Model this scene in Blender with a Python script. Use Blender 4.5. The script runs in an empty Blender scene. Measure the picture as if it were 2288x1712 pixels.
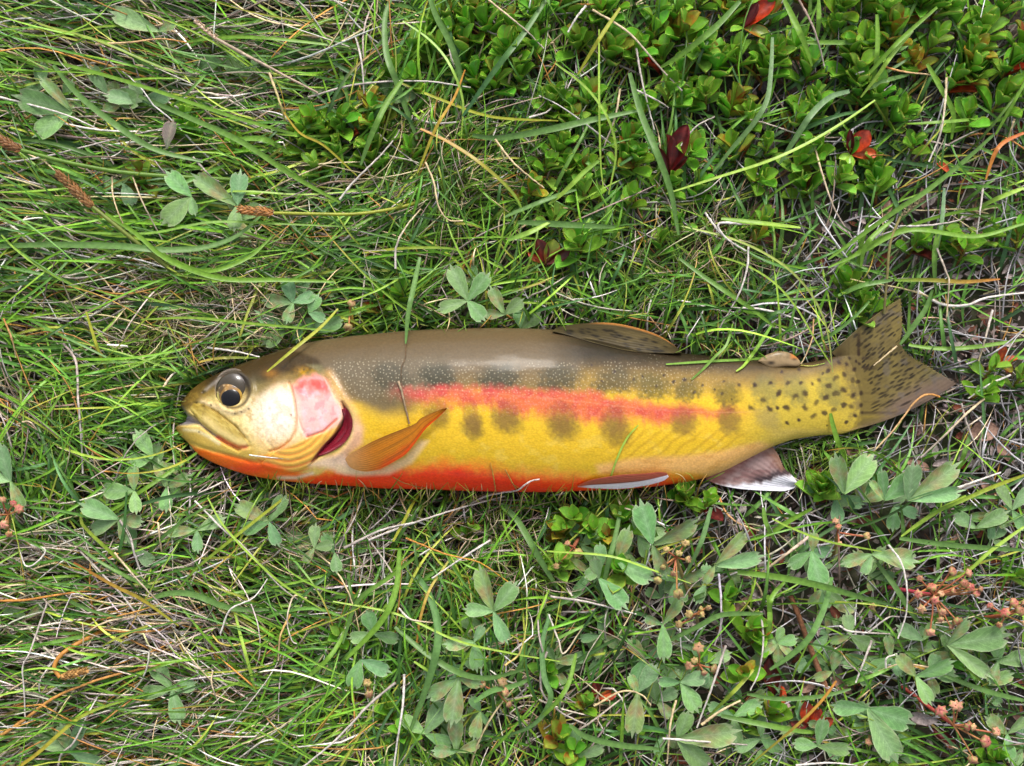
import bpy, math, random
import numpy as np
from mathutils import Vector, Matrix, Quaternion

rng = np.random.default_rng(11)
random.seed(5)
SC = bpy.context.scene
COL = SC.collection

# ------------------------------------------------------------------ camera, sky, sun, exposure
H = 0.48                      # camera height above the turf (m)
K = 0.00018                   # metres per photograph pixel at ground level
cam_data = bpy.data.cameras.new("camera")
cam = bpy.data.objects.new("camera", cam_data)
COL.objects.link(cam)
cam.location = (0, 0, H)
cam.rotation_euler = (0, 0, 0)
cam_data.sensor_width = 36
cam_data.lens = 36 * H / (2288 * K)
cam_data.clip_start = 0.01
cam_data.clip_end = 200
SC.camera = cam

SUN_ELEV, SUN_AZ = 44.0, 8.0       # azimuth measured clockwise from the top of the picture
world = bpy.data.worlds.new("World")
SC.world = world
world.use_nodes = True
wn = world.node_tree
sky = wn.nodes.new("ShaderNodeTexSky")
sky.sky_type = 'NISHITA'
sky.sun_disc = False
sky.sun_elevation = math.radians(SUN_ELEV)
sky.sun_rotation = math.radians(SUN_AZ)
sky.air_density = 1.0
sky.dust_density = 4.0
sky.ozone_density = 0.6
wn.nodes["Background"].inputs[1].default_value = 0.15
grey = wn.nodes.new("ShaderNodeHueSaturation")              # thin cloud takes most of the blue out of the sky
grey.inputs["Saturation"].default_value = 0.35
wn.links.new(sky.outputs[0], grey.inputs["Color"])
wn.links.new(grey.outputs[0], wn.nodes["Background"].inputs[0])

sd = bpy.data.lights.new("sun", 'SUN')
sd.energy = 1.5
sd.angle = math.radians(16)
sd.color = (1.0, 0.95, 0.88)
sun = bpy.data.objects.new("sun", sd)
COL.objects.link(sun)
el, az = math.radians(SUN_ELEV), math.radians(SUN_AZ)
to_sun = Vector((math.sin(az) * math.cos(el), math.cos(az) * math.cos(el), math.sin(el)))
sun.rotation_euler = (-to_sun).to_track_quat('-Z', 'Y').to_euler()
sun.location = to_sun * 3

SC.view_settings.view_transform = 'Standard'
SC.view_settings.look = 'None'
SC.view_settings.gamma = 1
SC.view_settings.exposure = 0.72
SC.render.engine = 'CYCLES'
SC.cycles.max_bounces = 6
SC.cycles.transparent_max_bounces = 8

# ------------------------------------------------------------------ helpers
def lin(c):
    c = np.asarray(c, dtype=float) / 255.0
    return np.where(c <= 0.04045, c / 12.92, ((c + 0.055) / 1.055) ** 2.4)

def U(px, py, z):
    """ground-plan position (photograph millimetre grid) -> world point at height z (m)"""
    px = np.asarray(px, float); py = np.asarray(py, float); z = np.asarray(z, float)
    f = K * (H - z) / H
    return np.stack(np.broadcast_arrays((px - 1144) * f, (856 - py) * f, z), -1)

def sstep(a, b, x):
    t = np.clip((np.asarray(x, float) - a) / (b - a), 0, 1)
    return t * t * (3 - 2 * t)

_tab = np.random.default_rng(3).random((256, 256))
def vnoise(x, y):
    x = np.asarray(x, float); y = np.asarray(y, float)
    xi = np.floor(x).astype(int); yi = np.floor(y).astype(int)
    fx = x - xi; fy = y - yi
    fx = fx * fx * (3 - 2 * fx); fy = fy * fy * (3 - 2 * fy)
    a = _tab[xi & 255, yi & 255]; b = _tab[(xi + 1) & 255, yi & 255]
    c = _tab[xi & 255, (yi + 1) & 255]; d = _tab[(xi + 1) & 255, (yi + 1) & 255]
    return (a * (1 - fx) + b * fx) * (1 - fy) + (c * (1 - fx) + d * fx) * fy
def fbm(x, y, o=4):
    s = 0; a = 0.5; n = 0
    for i in range(o):
        s = s + a * vnoise(x * 2 ** i + 17 * i, y * 2 ** i + 31 * i); n += a; a *= 0.55
    return s / n

def mesh_np(name, verts, faces, smooth=True, col=None, extra=None):
    verts = np.asarray(verts, np.float32).reshape(-1, 3)
    faces = np.asarray(faces, np.int32)
    me = bpy.data.meshes.new(name)
    n, k = faces.shape
    me.vertices.add(len(verts)); me.vertices.foreach_set("co", verts.ravel())
    me.loops.add(n * k); me.loops.foreach_set("vertex_index", faces.ravel())
    me.polygons.add(n)
    me.polygons.foreach_set("loop_start", np.arange(0, n * k, k, dtype=np.int32))
    me.polygons.foreach_set("loop_total", np.full(n, k, np.int32))
    me.polygons.foreach_set("use_smooth", np.full(n, smooth, bool))
    me.update(calc_edges=True)
    if col is not None:
        c = np.ones((len(verts), 4), np.float32); c[:, :3] = np.asarray(col).reshape(-1, 3)
        at = me.color_attributes.new("Col", 'FLOAT_COLOR', 'POINT')
        at.data.foreach_set("color", c.ravel())
    if extra:
        for k2, v in extra.items():
            at = me.attributes.new(k2, 'FLOAT', 'POINT')
            at.data.foreach_set("value", np.asarray(v, np.float32).ravel())
    return me

def link(name, me, mat=None, parent=None, **props):
    o = bpy.data.objects.new(name, me); COL.objects.link(o)
    if mat is not None and len(me.materials) == 0: me.materials.append(mat)
    if parent is not None: o.parent = parent
    for k2, v in props.items(): o[k2] = v
    return o

def grid_faces(nu, nv, off=0, wrap_v=False):
    i = np.arange(nu - 1)[:, None]
    jn = nv if wrap_v else nv - 1
    j = np.arange(jn)[None, :]
    a = i * nv + j; b = i * nv + (j + 1) % nv
    c = (i + 1) * nv + (j + 1) % nv; d = (i + 1) * nv + j
    return np.stack([a, d, c, b], -1).reshape(-1, 4) + off

def catmull(pts, n):
    pts = np.asarray(pts, float)
    if len(pts) == 2:
        t = np.linspace(0, 1, n)[:, None]
        return pts[0] * (1 - t) + pts[1] * t
    p = np.vstack([2 * pts[0] - pts[1], pts, 2 * pts[-1] - pts[-2]])
    seg = np.linalg.norm(np.diff(pts, axis=0), axis=1); cum = np.r_[0, np.cumsum(seg)]
    s = np.linspace(0, cum[-1], n)
    k = np.clip(np.searchsorted(cum, s, 'right') - 1, 0, len(pts) - 2)
    t = ((s - cum[k]) / np.maximum(seg[k], 1e-9))[:, None]
    p0, p1, p2, p3 = p[k], p[k + 1], p[k + 2], p[k + 3]
    return 0.5 * (2 * p1 + (p2 - p0) * t + (2 * p0 - 5 * p1 + 4 * p2 - p3) * t ** 2 + (3 * p1 - p0 - 3 * p2 + p3) * t ** 3)

# ------------------------------------------------------------------ materials
def new_mat(name):
    m = bpy.data.materials.new(name); m.use_nodes = True
    return m, m.node_tree.nodes, m.node_tree.links, m.node_tree.nodes["Principled BSDF"]

def plant_mat(name, rough=0.45, spec=0.4, transl=0.25, var=0.25, nscale=600, bump=0.15, objvar=0.0, bscale=1800, bdist=0.0002, veins=0.0):
    m, N, L, P = new_mat(name)
    a = N.new("ShaderNodeAttribute"); a.attribute_name = "Col"
    tc = N.new("ShaderNodeTexCoord"); geo = N.new("ShaderNodeNewGeometry")
    nz = N.new("ShaderNodeTexNoise"); nz.inputs["Scale"].default_value = nscale; nz.inputs["Detail"].default_value = 4
    L.new(geo.outputs["Position"], nz.inputs["Vector"])
    mr = N.new("ShaderNodeMapRange"); mr.inputs[1].default_value = 0.3; mr.inputs[2].default_value = 0.7
    mr.inputs[3].default_value = 1 - var; mr.inputs[4].default_value = 1 + var
    L.new(nz.outputs[0], mr.inputs[0])
    hs = N.new("ShaderNodeHueSaturation")
    L.new(a.outputs["Color"], hs.inputs["Color"]); L.new(mr.outputs[0], hs.inputs["Value"])
    src = hs.outputs[0]
    if objvar:
        oi = N.new("ShaderNodeObjectInfo")
        h2 = N.new("ShaderNodeHueSaturation")
        m1 = N.new("ShaderNodeMapRange"); m1.inputs[3].default_value = 0.5 - 0.03 * objvar; m1.inputs[4].default_value = 0.5 + 0.02 * objvar
        m2 = N.new("ShaderNodeMapRange"); m2.inputs[3].default_value = 1 - 0.28 * objvar; m2.inputs[4].default_value = 1 + 0.38 * objvar
        mul = N.new("ShaderNodeMath"); mul.operation = 'MULTIPLY'; mul.inputs[1].default_value = 7.13
        fr = N.new("ShaderNodeMath"); fr.operation = 'FRACT'
        L.new(oi.outputs["Random"], m1.inputs[0]); L.new(oi.outputs["Random"], mul.inputs[0]); L.new(mul.outputs[0], fr.inputs[0]); L.new(fr.outputs[0], m2.inputs[0])
        L.new(m1.outputs[0], h2.inputs["Hue"]); L.new(m2.outputs[0], h2.inputs["Value"]); L.new(src, h2.inputs["Color"])
        src = h2.outputs[0]
    vein = None
    if veins:                                                     # side veins branching off the midrib, in leaf space
        sp = N.new("ShaderNodeSeparateXYZ"); L.new(tc.outputs["Object"], sp.inputs[0])
        def mth(op, a_, b_):
            nd = N.new("ShaderNodeMath"); nd.operation = op
            for i_, v_ in enumerate((a_, b_)):
                if isinstance(v_, (int, float)): nd.inputs[i_].default_value = v_
                elif v_ is not None: L.new(v_, nd.inputs[i_])
            return nd.outputs[0]
        ay = mth('ABSOLUTE', sp.outputs[1], None)
        ph = mth('SUBTRACT', sp.outputs[0], mth('MULTIPLY', ay, 1.3))
        sn = mth('SINE', mth('ADD', mth('MULTIPLY', ph, 46.0), mth('MULTIPLY', nz.outputs[0], 3.0)), None)
        line = mth('POWER', mth('MAXIMUM', sn, 0.0), 6.0)
        rib_ = mth('MAXIMUM', mth('SUBTRACT', 1.0, mth('MULTIPLY', ay, 70.0)), 0.0)
        vein = mth('MAXIMUM', line, rib_)
        hv = N.new("ShaderNodeHueSaturation"); L.new(src, hv.inputs["Color"])
        L.new(mth('ADD', 1.0, mth('MULTIPLY', vein, veins)), hv.inputs["Value"]); src = hv.outputs[0]
    L.new(src, P.inputs["Base Color"])
    P.inputs["Roughness"].default_value = rough
    P.inputs["Specular IOR Level"].default_value = spec
    if bump:
        nb = N.new("ShaderNodeTexNoise"); nb.inputs["Scale"].default_value = bscale; nb.inputs["Detail"].default_value = 3
        L.new(geo.outputs["Position"], nb.inputs["Vector"])
        b = N.new("ShaderNodeBump"); b.inputs["Strength"].default_value = bump; b.inputs["Distance"].default_value = bdist
        L.new(nb.outputs[0], b.inputs["Height"]); L.new(b.outputs[0], P.inputs["Normal"])
    if transl:
        tr = N.new("ShaderNodeBsdfTranslucent"); L.new(src, tr.inputs[0])
        mx = N.new("ShaderNodeMixShader"); mx.inputs[0].default_value = transl
        L.new(P.outputs[0], mx.inputs[1]); L.new(tr.outputs[0], mx.inputs[2])
        L.new(mx.outputs[0], N["Material Output"].inputs[0])
    return m

M_GRASS = plant_mat("grass_blade", 0.4, 0.35, 0.2, 0.22)
M_STRAW = plant_mat("dry_straw", 0.55, 0.35, 0.08, 0.35, nscale=900, bump=0.3)
M_LITTER = plant_mat("dead_leaf_litter", 0.6, 0.3, 0.05, 0.4, nscale=900, bump=0.4)
M_SIBB = plant_mat("matt_grey_green_leaf", 0.55, 0.35, 0.2, 0.16, nscale=500, bump=0.45, objvar=0.7, bscale=1500, bdist=0.0004, veins=0.22)
M_SHRUB = plant_mat("waxy_green_leaf", 0.32, 0.5, 0.26, 0.18, nscale=500, bump=0.2, objvar=0.7, veins=0.12)
M_RED = plant_mat("waxy_red_leaf", 0.4, 0.4, 0.08, 0.4, nscale=500, bump=0.5, objvar=0.25)
M_BUD = plant_mat("seed_bud", 0.5, 0.3, 0.12, 0.25, nscale=900, bump=0.4, objvar=0.7)
M_BARK = plant_mat("twig_bark", 0.7, 0.2, 0.0, 0.4, nscale=900, bump=0.8)

def soil_mat():
    m, N, L, P = new_mat("soil")
    geo = N.new("ShaderNodeNewGeometry")
    n1 = N.new("ShaderNodeTexNoise"); n1.inputs["Scale"].default_value = 260; n1.inputs["Detail"].default_value = 8
    n2 = N.new("ShaderNodeTexNoise"); n2.inputs["Scale"].default_value = 18; n2.inputs["Detail"].default_value = 4
    L.new(geo.outputs["Position"], n1.inputs["Vector"]); L.new(geo.outputs["Position"], n2.inputs["Vector"])
    r = N.new("ShaderNodeValToRGB")
    r.color_ramp.elements[0].position = 0.32; r.color_ramp.elements[0].color = (*lin((24, 19, 16)), 1)
    r.color_ramp.elements[1].position = 0.7; r.color_ramp.elements[1].color = (*lin((84, 72, 64)), 1)
    L.new(n1.outputs[0], r.inputs[0])
    mix = N.new("ShaderNodeMix"); mix.data_type = 'RGBA'
    mix.inputs[7].default_value = (*lin((66, 84, 38)), 1)
    mr = N.new("ShaderNodeMapRange"); mr.inputs[1].default_value = 0.45; mr.inputs[2].default_value = 0.65; mr.inputs[4].default_value = 0.6
    L.new(n2.outputs[0], mr.inputs[0]); L.new(mr.outputs[0], mix.inputs[0]); L.new(r.outputs[0], mix.inputs[6])
    L.new(mix.outputs[2], P.inputs["Base Color"])
    P.inputs["Roughness"].default_value = 0.9
    b = N.new("ShaderNodeBump"); b.inputs["Strength"].default_value = 0.8; b.inputs["Distance"].default_value = 0.001
    L.new(n1.outputs[0], b.inputs["Height"]); L.new(b.outputs[0], P.inputs["Normal"])
    return m
M_SOIL = soil_mat()

def skin_mat(name, rough, coat, scales=True, transl=0.0, bstr=0.25):
    m, N, L, P = new_mat(name)
    a = N.new("ShaderNodeAttribute"); a.attribute_name = "Col"
    tc = N.new("ShaderNodeTexCoord")
    src = a.outputs["Color"]
    # fine pigment mottling
    nz = N.new("ShaderNodeTexNoise"); nz.inputs["Scale"].default_value = 900; nz.inputs["Detail"].default_value = 5
    L.new(tc.outputs["Object"], nz.inputs["Vector"])
    mr = N.new("ShaderNodeMapRange"); mr.inputs[1].default_value = 0.3; mr.inputs[2].default_value = 0.7
    mr.inputs[3].default_value = 0.92; mr.inputs[4].default_value = 1.08
    L.new(nz.outputs[0], mr.inputs[0])
    hs = N.new("ShaderNodeHueSaturation"); L.new(src, hs.inputs["Color"]); L.new(mr.outputs[0], hs.inputs["Value"])
    src = hs.outputs[0]
    if scales:
        sp = N.new("ShaderNodeAttribute"); sp.attribute_name = "speck"
        v = N.new("ShaderNodeTexVoronoi"); v.voronoi_dimensions = '2D'; v.inputs["Scale"].default_value = 680; v.inputs["Randomness"].default_value = 0.8
        L.new(tc.outputs["Object"], v.inputs["Vector"])
        m1 = N.new("ShaderNodeMapRange"); m1.inputs[1].default_value = 0.25; m1.inputs[2].default_value = 0.06
        L.new(v.outputs["Distance"], m1.inputs[0])
        mu = N.new("ShaderNodeMath"); mu.operation = 'MULTIPLY'
        L.new(m1.outputs[0], mu.inputs[0]); L.new(sp.outputs["Fac"], mu.inputs[1])
        # lighten towards cream, keeping some of the skin's own colour
        scr = N.new("ShaderNodeMix"); scr.data_type = 'RGBA'
        mixc = N.new("ShaderNodeMix"); mixc.data_type = 'RGBA'; mixc.inputs[0].default_value = 0.4
        L.new(src, mixc.inputs[6]); mixc.inputs[7].default_value = (0.95, 0.85, 0.60, 1)
        L.new(mu.outputs[0], scr.inputs[0]); L.new(src, scr.inputs[6]); L.new(mixc.outputs[2], scr.inputs[7])
        src = scr.outputs[2]
        # minute scales
        mpv = N.new("ShaderNodeMapping"); mpv.inputs["Scale"].default_value = (0.85, 1.25, 1.0)
        L.new(tc.outputs["Object"], mpv.inputs["Vector"])
        v2 = N.new("ShaderNodeTexVoronoi"); v2.voronoi_dimensions = '2D'; v2.inputs["Scale"].default_value = 1150; v2.inputs["Randomness"].default_value = 1.0
        L.new(mpv.outputs[0], v2.inputs["Vector"])
        mc = N.new("ShaderNodeMapRange"); mc.inputs[3].default_value = 1 + .28 * bstr; mc.inputs[4].default_value = 1 - .5 * bstr; mc.inputs[1].default_value = 0.1; mc.inputs[2].default_value = .65
        L.new(v2.outputs["Distance"], mc.inputs[0])
        h3 = N.new("ShaderNodeHueSaturation"); L.new(src, h3.inputs["Color"]); L.new(mc.outputs[0], h3.inputs["Value"])
        src = h3.outputs[0]
        b = N.new("ShaderNodeBump"); b.inputs["Strength"].default_value = min(1, bstr * 2.0); b.inputs["Distance"].default_value = 0.00014; b.invert = True
        L.new(v2.outputs["Distance"], b.inputs["Height"])
        n3 = N.new("ShaderNodeTexNoise"); n3.inputs["Scale"].default_value = 170; n3.inputs["Detail"].default_value = 3
        L.new(tc.outputs["Object"], n3.inputs["Vector"])
        b2 = N.new("ShaderNodeBump"); b2.inputs["Strength"].default_value = 0.4; b2.inputs["Distance"].default_value = 0.0010
        L.new(n3.outputs[0], b2.inputs["Height"]); L.new(b.outputs[0], b2.inputs["Normal"])
        L.new(b2.outputs[0], P.inputs["Normal"])
        b4 = N.new("ShaderNodeBump"); b4.inputs["Strength"].default_value = 0.35; b4.inputs["Distance"].default_value = 0.0010
        n4 = N.new("ShaderNodeTexNoise"); n4.inputs["Scale"].default_value = 95; n4.inputs["Detail"].default_value = 2
        mp4 = N.new("ShaderNodeMapping"); mp4.inputs["Scale"].default_value = (0.5, 1.6, 1)
        L.new(tc.outputs["Object"], mp4.inputs["Vector"]); L.new(mp4.outputs[0], n4.inputs["Vector"])
        L.new(n4.outputs[0], b4.inputs["Height"]); L.new(b4.outputs[0], P.inputs["Coat Normal"])
    L.new(src, P.inputs["Base Color"])
    P.inputs["Roughness"].default_value = rough
    P.inputs["Specular IOR Level"].default_value = 0.15
    P.inputs["Coat Weight"].default_value = coat
    P.inputs["Coat Roughness"].default_value = 0.17
    P.inputs["Coat IOR"].default_value = 1.36
    P.inputs["Subsurface Weight"].default_value = 0.12 if not transl else 0
    P.inputs["Subsurface Scale"].default_value = 0.0015
    P.inputs["Subsurface Radius"].default_value = (1, 0.5, 0.3)
    if transl:
        tr = N.new("ShaderNodeBsdfTranslucent"); L.new(src, tr.inputs[0])
        mx = N.new("ShaderNodeMixShader"); mx.inputs[0].default_value = transl
        L.new(P.outputs[0], mx.inputs[1]); L.new(tr.outputs[0], mx.inputs[2])
        L.new(mx.outputs[0], N["Material Output"].inputs[0])
    return m
M_SKIN = skin_mat("trout_skin", 0.5, 0.32, bstr=.15)
M_HEAD = skin_mat("trout_head_skin", 0.36, 0.4, bstr=0.03)
M_FIN = skin_mat("trout_fin", 0.35, 0.5, scales=False, transl=0.34)
M_GILL = skin_mat("gill_filaments", 0.3, 0.8, scales=False)
M_EYE = skin_mat("wet_eye", 0.12, 1.0, scales=False)

# ------------------------------------------------------------------ the fish: outline and height
TOP = np.array([(392, 925), (396, 908), (405, 893), (425, 872), (451, 853), (489, 833), (533, 815), (582, 798), (630, 781), (668, 770), (717, 760),
                (777, 752), (845, 745), (912, 739), (970, 736), (1040, 734), (1110, 733), (1175, 734), (1243, 737), (1311, 748), (1380, 764),
                (1450, 779), (1521, 789), (1602, 797), (1684, 803), (1740, 809), (1790, 812), (1831, 806), (1862, 796), (1900, 788), (1945, 790)], float)
BOT = np.array([(392, 955), (396, 966), (405, 976), (419, 988), (443, 1017), (478, 1035), (519, 1051), (560, 1063), (614, 1073), (695, 1081), (777, 1086),
                (858, 1092), (967, 1094), (1040, 1097), (1121, 1099), (1200, 1100), (1257, 1099), (1304, 1097), (1386, 1094), (1467, 1087), (1530, 1078),
                (1578, 1068), (1624, 1050), (1670, 1026), (1725, 998), (1771, 982), (1831, 973), (1877, 971), (1910, 962), (1945, 945)], float)
THK = np.array([(392, .9), (396, 2.2), (405, 3.9), (425, 6.4), (460, 9.2), (520, 12), (600, 14.5), (700, 16.3), (850, 18), (1000, 18.6), (1150, 18.4),
                (1300, 17), (1450, 14.5), (1600, 11), (1720, 8.4), (1820, 6.0), (1880, 3.9), (1925, 1.2), (1945, .5)], float)

def smooth_interp(tab):
    xs = np.arange(392, 1946, 1.0)
    ys = np.interp(xs, tab[:, 0], tab[:, 1])
    k = np.exp(-0.5 * (np.arange(-18, 19) / 7.0) ** 2); k /= k.sum()
    pad = np.r_[np.full(18, ys[0]) + (ys[1] - ys[0]) * np.arange(-18, 0), ys, np.full(18, ys[-1]) + (ys[-1] - ys[-2]) * np.arange(1, 19)]
    sm = np.convolve(pad, k, 'valid')
    w = sstep(400, 470, xs)
    return xs, ys * (1 - w) + sm * w
_tx, _ty = smooth_interp(TOP); _bx, _by = smooth_interp(BOT); _hx, _hy = smooth_interp(THK)
def yT(x): return np.interp(x, _tx, _ty)
def yB(x): return np.interp(x, _bx, _by)
def TH(x): return np.interp(x, _hx, _hy) * 0.001
def ZC(x): return 0.0045 + TH(x) * 0.82 + 0.002 * sstep(1700, 1900, x)

def seg_dist(px, py, pts):
    """distance to a polyline"""
    d = np.full(np.shape(px), 1e9)
    for (x0, y0), (x1, y1) in zip(pts[:-1], pts[1:]):
        vx, vy = x1 - x0, y1 - y0
        t = np.clip(((px - x0) * vx + (py - y0) * vy) / (vx * vx + vy * vy), 0, 1)
        d = np.minimum(d, np.hypot(px - x0 - t * vx, py - y0 - t * vy))
    return d
def inside(px, py, poly):
    c = np.zeros(np.shape(px), bool)
    n = len(poly)
    for i in range(n):
        x0, y0 = poly[i]; x1, y1 = poly[(i + 1) % n]
        cond = ((y0 > py) != (y1 > py)) & (px < (x1 - x0) * (py - y0) / (y1 - y0 + 1e-9) + x0)
        c ^= cond
    return c
def sdf(px, py, poly):
    d = seg_dist(px, py, list(poly) + [poly[0]])
    return np.where(inside(px, py, poly), -d, d)
def soft(px, py, poly, w=4):
    """1 inside the polygon, 0 outside, edge blurred over w"""
    return sstep(w, -w, sdf(px, py, poly))
def z1(pts): return [(370 + x / 3.687, 720 + y / 3.687) for x, y in pts]     # plan points measured on an enlargement of the head
def z2(pts): return [(850 + x / 3.687, 700 + y / 3.687) for x, y in pts]
def z3(pts): return [(1250 + x / 3.687, 690 + y / 3.687) for x, y in pts]
def z4(pts): return [(1650 + x / 3.31, 620 + y / 3.31) for x, y in pts]
def smooth_poly(poly, n=160):
    p = np.array(list(poly) + [poly[0]], float)
    q = catmull(np.vstack([p]), n + 1)[:-1]
    return [tuple(a) for a in q]

MAXILLA = smooth_poly(z1([(230, 668), (300, 672), (380, 712), (470, 775), (565, 850), (640, 930), (690, 1005), (668, 1032), (600, 1030), (500, 978), (400, 915), (310, 850), (240, 770), (205, 715)]), 90)
SLIT = smooth_poly(z1([(1455, 660), (1486, 705), (1514, 780), (1514, 880), (1466, 970), (1380, 1036), (1262, 1108), (1200, 1150), (1280, 1030), (1380, 930), (1440, 850), (1470, 760)]), 80)
PREOP = z1([(1020, 500), (1045, 570), (1065, 660), (1078, 780), (1068, 900), (1030, 975), (960, 1035), (860, 1065)])
OPERC = smooth_poly(z1([(1030, 500), (1100, 400), (1200, 362), (1290, 395), (1345, 470), (1400, 590), (1462, 690), (1474, 780), (1440, 850), (1400, 930), (1330, 1010),
                        (1262, 1100), (1180, 1200), (1080, 1252), (960, 1262), (840, 1240), (760, 1190), (860, 1100), (960, 1035), (1030, 975), (1068, 900), (1078, 780), (1062, 640)]), 160)
PINK = smooth_poly(z1([(1040, 540), (1120, 480), (1240, 452), (1320, 480), (1345, 530), (1400, 600), (1452, 700), (1462, 770), (1410, 850), (1330, 895), (1170, 945), (1120, 880), (1095, 780), (1070, 640)]), 90)

EYE = (519, 879)

def bodyZ(px, py, relief=True):
    """height of the upper skin (m) at plan point; 0 outside the body"""
    px = np.asarray(px, float); py = np.asarray(py, float)
    t, b = yT(px), yB(px)
    c = (t + b) / 2; h = (b - t) / 2
    s = np.clip((py - c) / h, -1, 1)
    pw = 2.25
    prof = np.clip(1 - np.abs(s) ** pw, 0, 1) ** 0.52
    z = ZC(px) + TH(px) * prof
    if relief:
        z = z + relief_d(px, py)
    return np.where((px < 391) | (px > 1946) | (py < t - 1) | (py > b + 1), 0.0, z)

def relief_d(px, py):
    d = np.zeros(np.shape(px))
    m = (px < 900)
    if not np.any(m): return d
    x = px[m]; y = py[m]; r = np.zeros(x.shape)
    # eye socket: raised rim with a hollow inside
    e = np.hypot((x - 521) / 1.0, (y - 873) / 1.06)
    r += 0.0012 * np.exp(-((e - 43) / 8) ** 2) - 0.0030 * sstep(40, 26, e)
    # upper jaw groove and mouth
    sd_m = sdf(x, y, MAXILLA)
    r -= 0.0006 * np.exp(-(np.abs(sd_m) / 3.5) ** 2)
    mouth = seg_dist(x, y, z1([(60, 800), (180, 815), (290, 838), (400, 925), (520, 1005), (600, 1045)]))
    r -= 0.0022 * np.exp(-(mouth / 5) ** 2)
    hole = soft(x, y, z1([(40, 720), (150, 730), (230, 780), (300, 830), (200, 850), (40, 850)]), 4)
    r -= 0.0032 * hole
    # jaw / throat crease
    r -= 0.0007 * np.exp(-(seg_dist(x, y, z1([(180, 990), (320, 1040), (520, 1100), (700, 1150), (900, 1160)])) / 4.5) ** 2)
    # preopercle groove and smaller cheek crease
    r -= 0.0007 * np.exp(-(seg_dist(x, y, PREOP) / 3.0) ** 2)
    r -= 0.0003 * np.exp(-(seg_dist(x, y, z1([(850, 720), (800, 850), (830, 980), (900, 1060)])) / 4) ** 2)
    r += 0.0004 * (fbm(x / 20, y / 20, 3) - .5) * (x < 700)
    # gill opening
    r -= 0.0026 * soft(x, y, SLIT, 6)
    # nostril
    r -= 0.0012 * np.exp(-(np.hypot(x - 455, y - 877) / 4) ** 2)
    r += 0.0006 * np.exp(-(seg_dist(x, y, [(459, 872), (490, 846)]) / 5) ** 2)
    # shoulder rim behind the gill opening
    r += 0.0007 * np.exp(-(seg_dist(x, y, z1([(1345, 430), (1450, 600), (1560, 760), (1570, 900), (1500, 1030), (1400, 1110)])) / 9) ** 2)
    d[m] = r
    return d

# ------------------------------------------------------------------ the fish: pigment and painted sheen
UP_MARKS = [(872, 841, 40, 30, .8), (980, 843, 44, 29, 1), (1114, 843, 46, 29, 1), (1251, 845, 44, 30, .95), (1372, 850, 40, 30, .85), (1456, 862, 36, 30, .95),
            (1537, 872, 30, 27, .9), (1627, 883, 32, 30, .9), (1712, 872, 26, 34, .7), (1782, 873, 27, 36, .7), (1858, 872, 20, 42, .75)]
LO_MARKS = [(880, 895, 50, 26, .55), (978, 935, 26, 26, .75), (1056, 950, 21, 32, 1), (1135, 943, 30, 31, .9), (1257, 948, 36, 33, .95), (1376, 954, 36, 33, .9),
            (1530, 953, 32, 30, .85), (1630, 947, 30, 30, .85), (1717, 936, 31, 30, .75)]
SPOTS4 = [(120,795,17),(235,780,18),(365,780,18),(465,780,18),(545,785,15),(595,760,20),(625,710,14),(665,690,16),(300,860,23),(180,905,25),(235,975,24),(95,965,21),(290,965,17),
    (360,965,27),(490,965,27),(495,865,24),(420,880,23),(575,925,20),(645,890,23),(670,800,21),(720,745,21),(785,720,21),(720,860,23),(775,830,23),(845,760,23),(850,870,24),
    (905,855,19),(780,945,22),(700,980,20),(635,1000,20),(555,1025,19),(360,1075,17),(445,1055,15),(835,955,18),(905,945,19),(860,680,17),(800,640,16),(745,630,15),
    (895,640,15),(930,670,15),(885,770,16),(945,745,17),(975,690,15),(970,800,18),(860,1020,15),(320,700,12),(450,685,12),(960,860,16),(945,915,15),(915,1000,14),(1000,745,14),(1010,690,13),(1015,800,14),(960,640,13),(920,600,12),(870,620,13),(985,960,13),(805,555,13),(890,570,12),(820,595,12),(655,1095,10),(800,1070,14)]
SPOTS3 = [(350,595,13),(455,520,12),(610,580,14),(685,555,12),(795,640,15),(860,550,10),(940,600,14),(1030,585,16),(1110,690,15),(1180,630,12),(1355,600,14),(1340,700,15),
    (1480,625,16),(1605,630,18),(1280,665,10),(110,470,8),(265,465,9),(1830,520,14),(1970,500,12),(1745,610,14),(1420,745,10)]
SPOTS = [(1650 + x / 3.31, 620 + y / 3.31, r / 3.31) for x, y, r in SPOTS4] + [(1250 + x / 3.687, 690 + y / 3.687, r / 3.687) for x, y, r in SPOTS3]

def mixc(c, col, w):
    w = np.clip(w, 0, 1)[..., None]
    return c * (1 - w) + lin(col) * w

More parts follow.
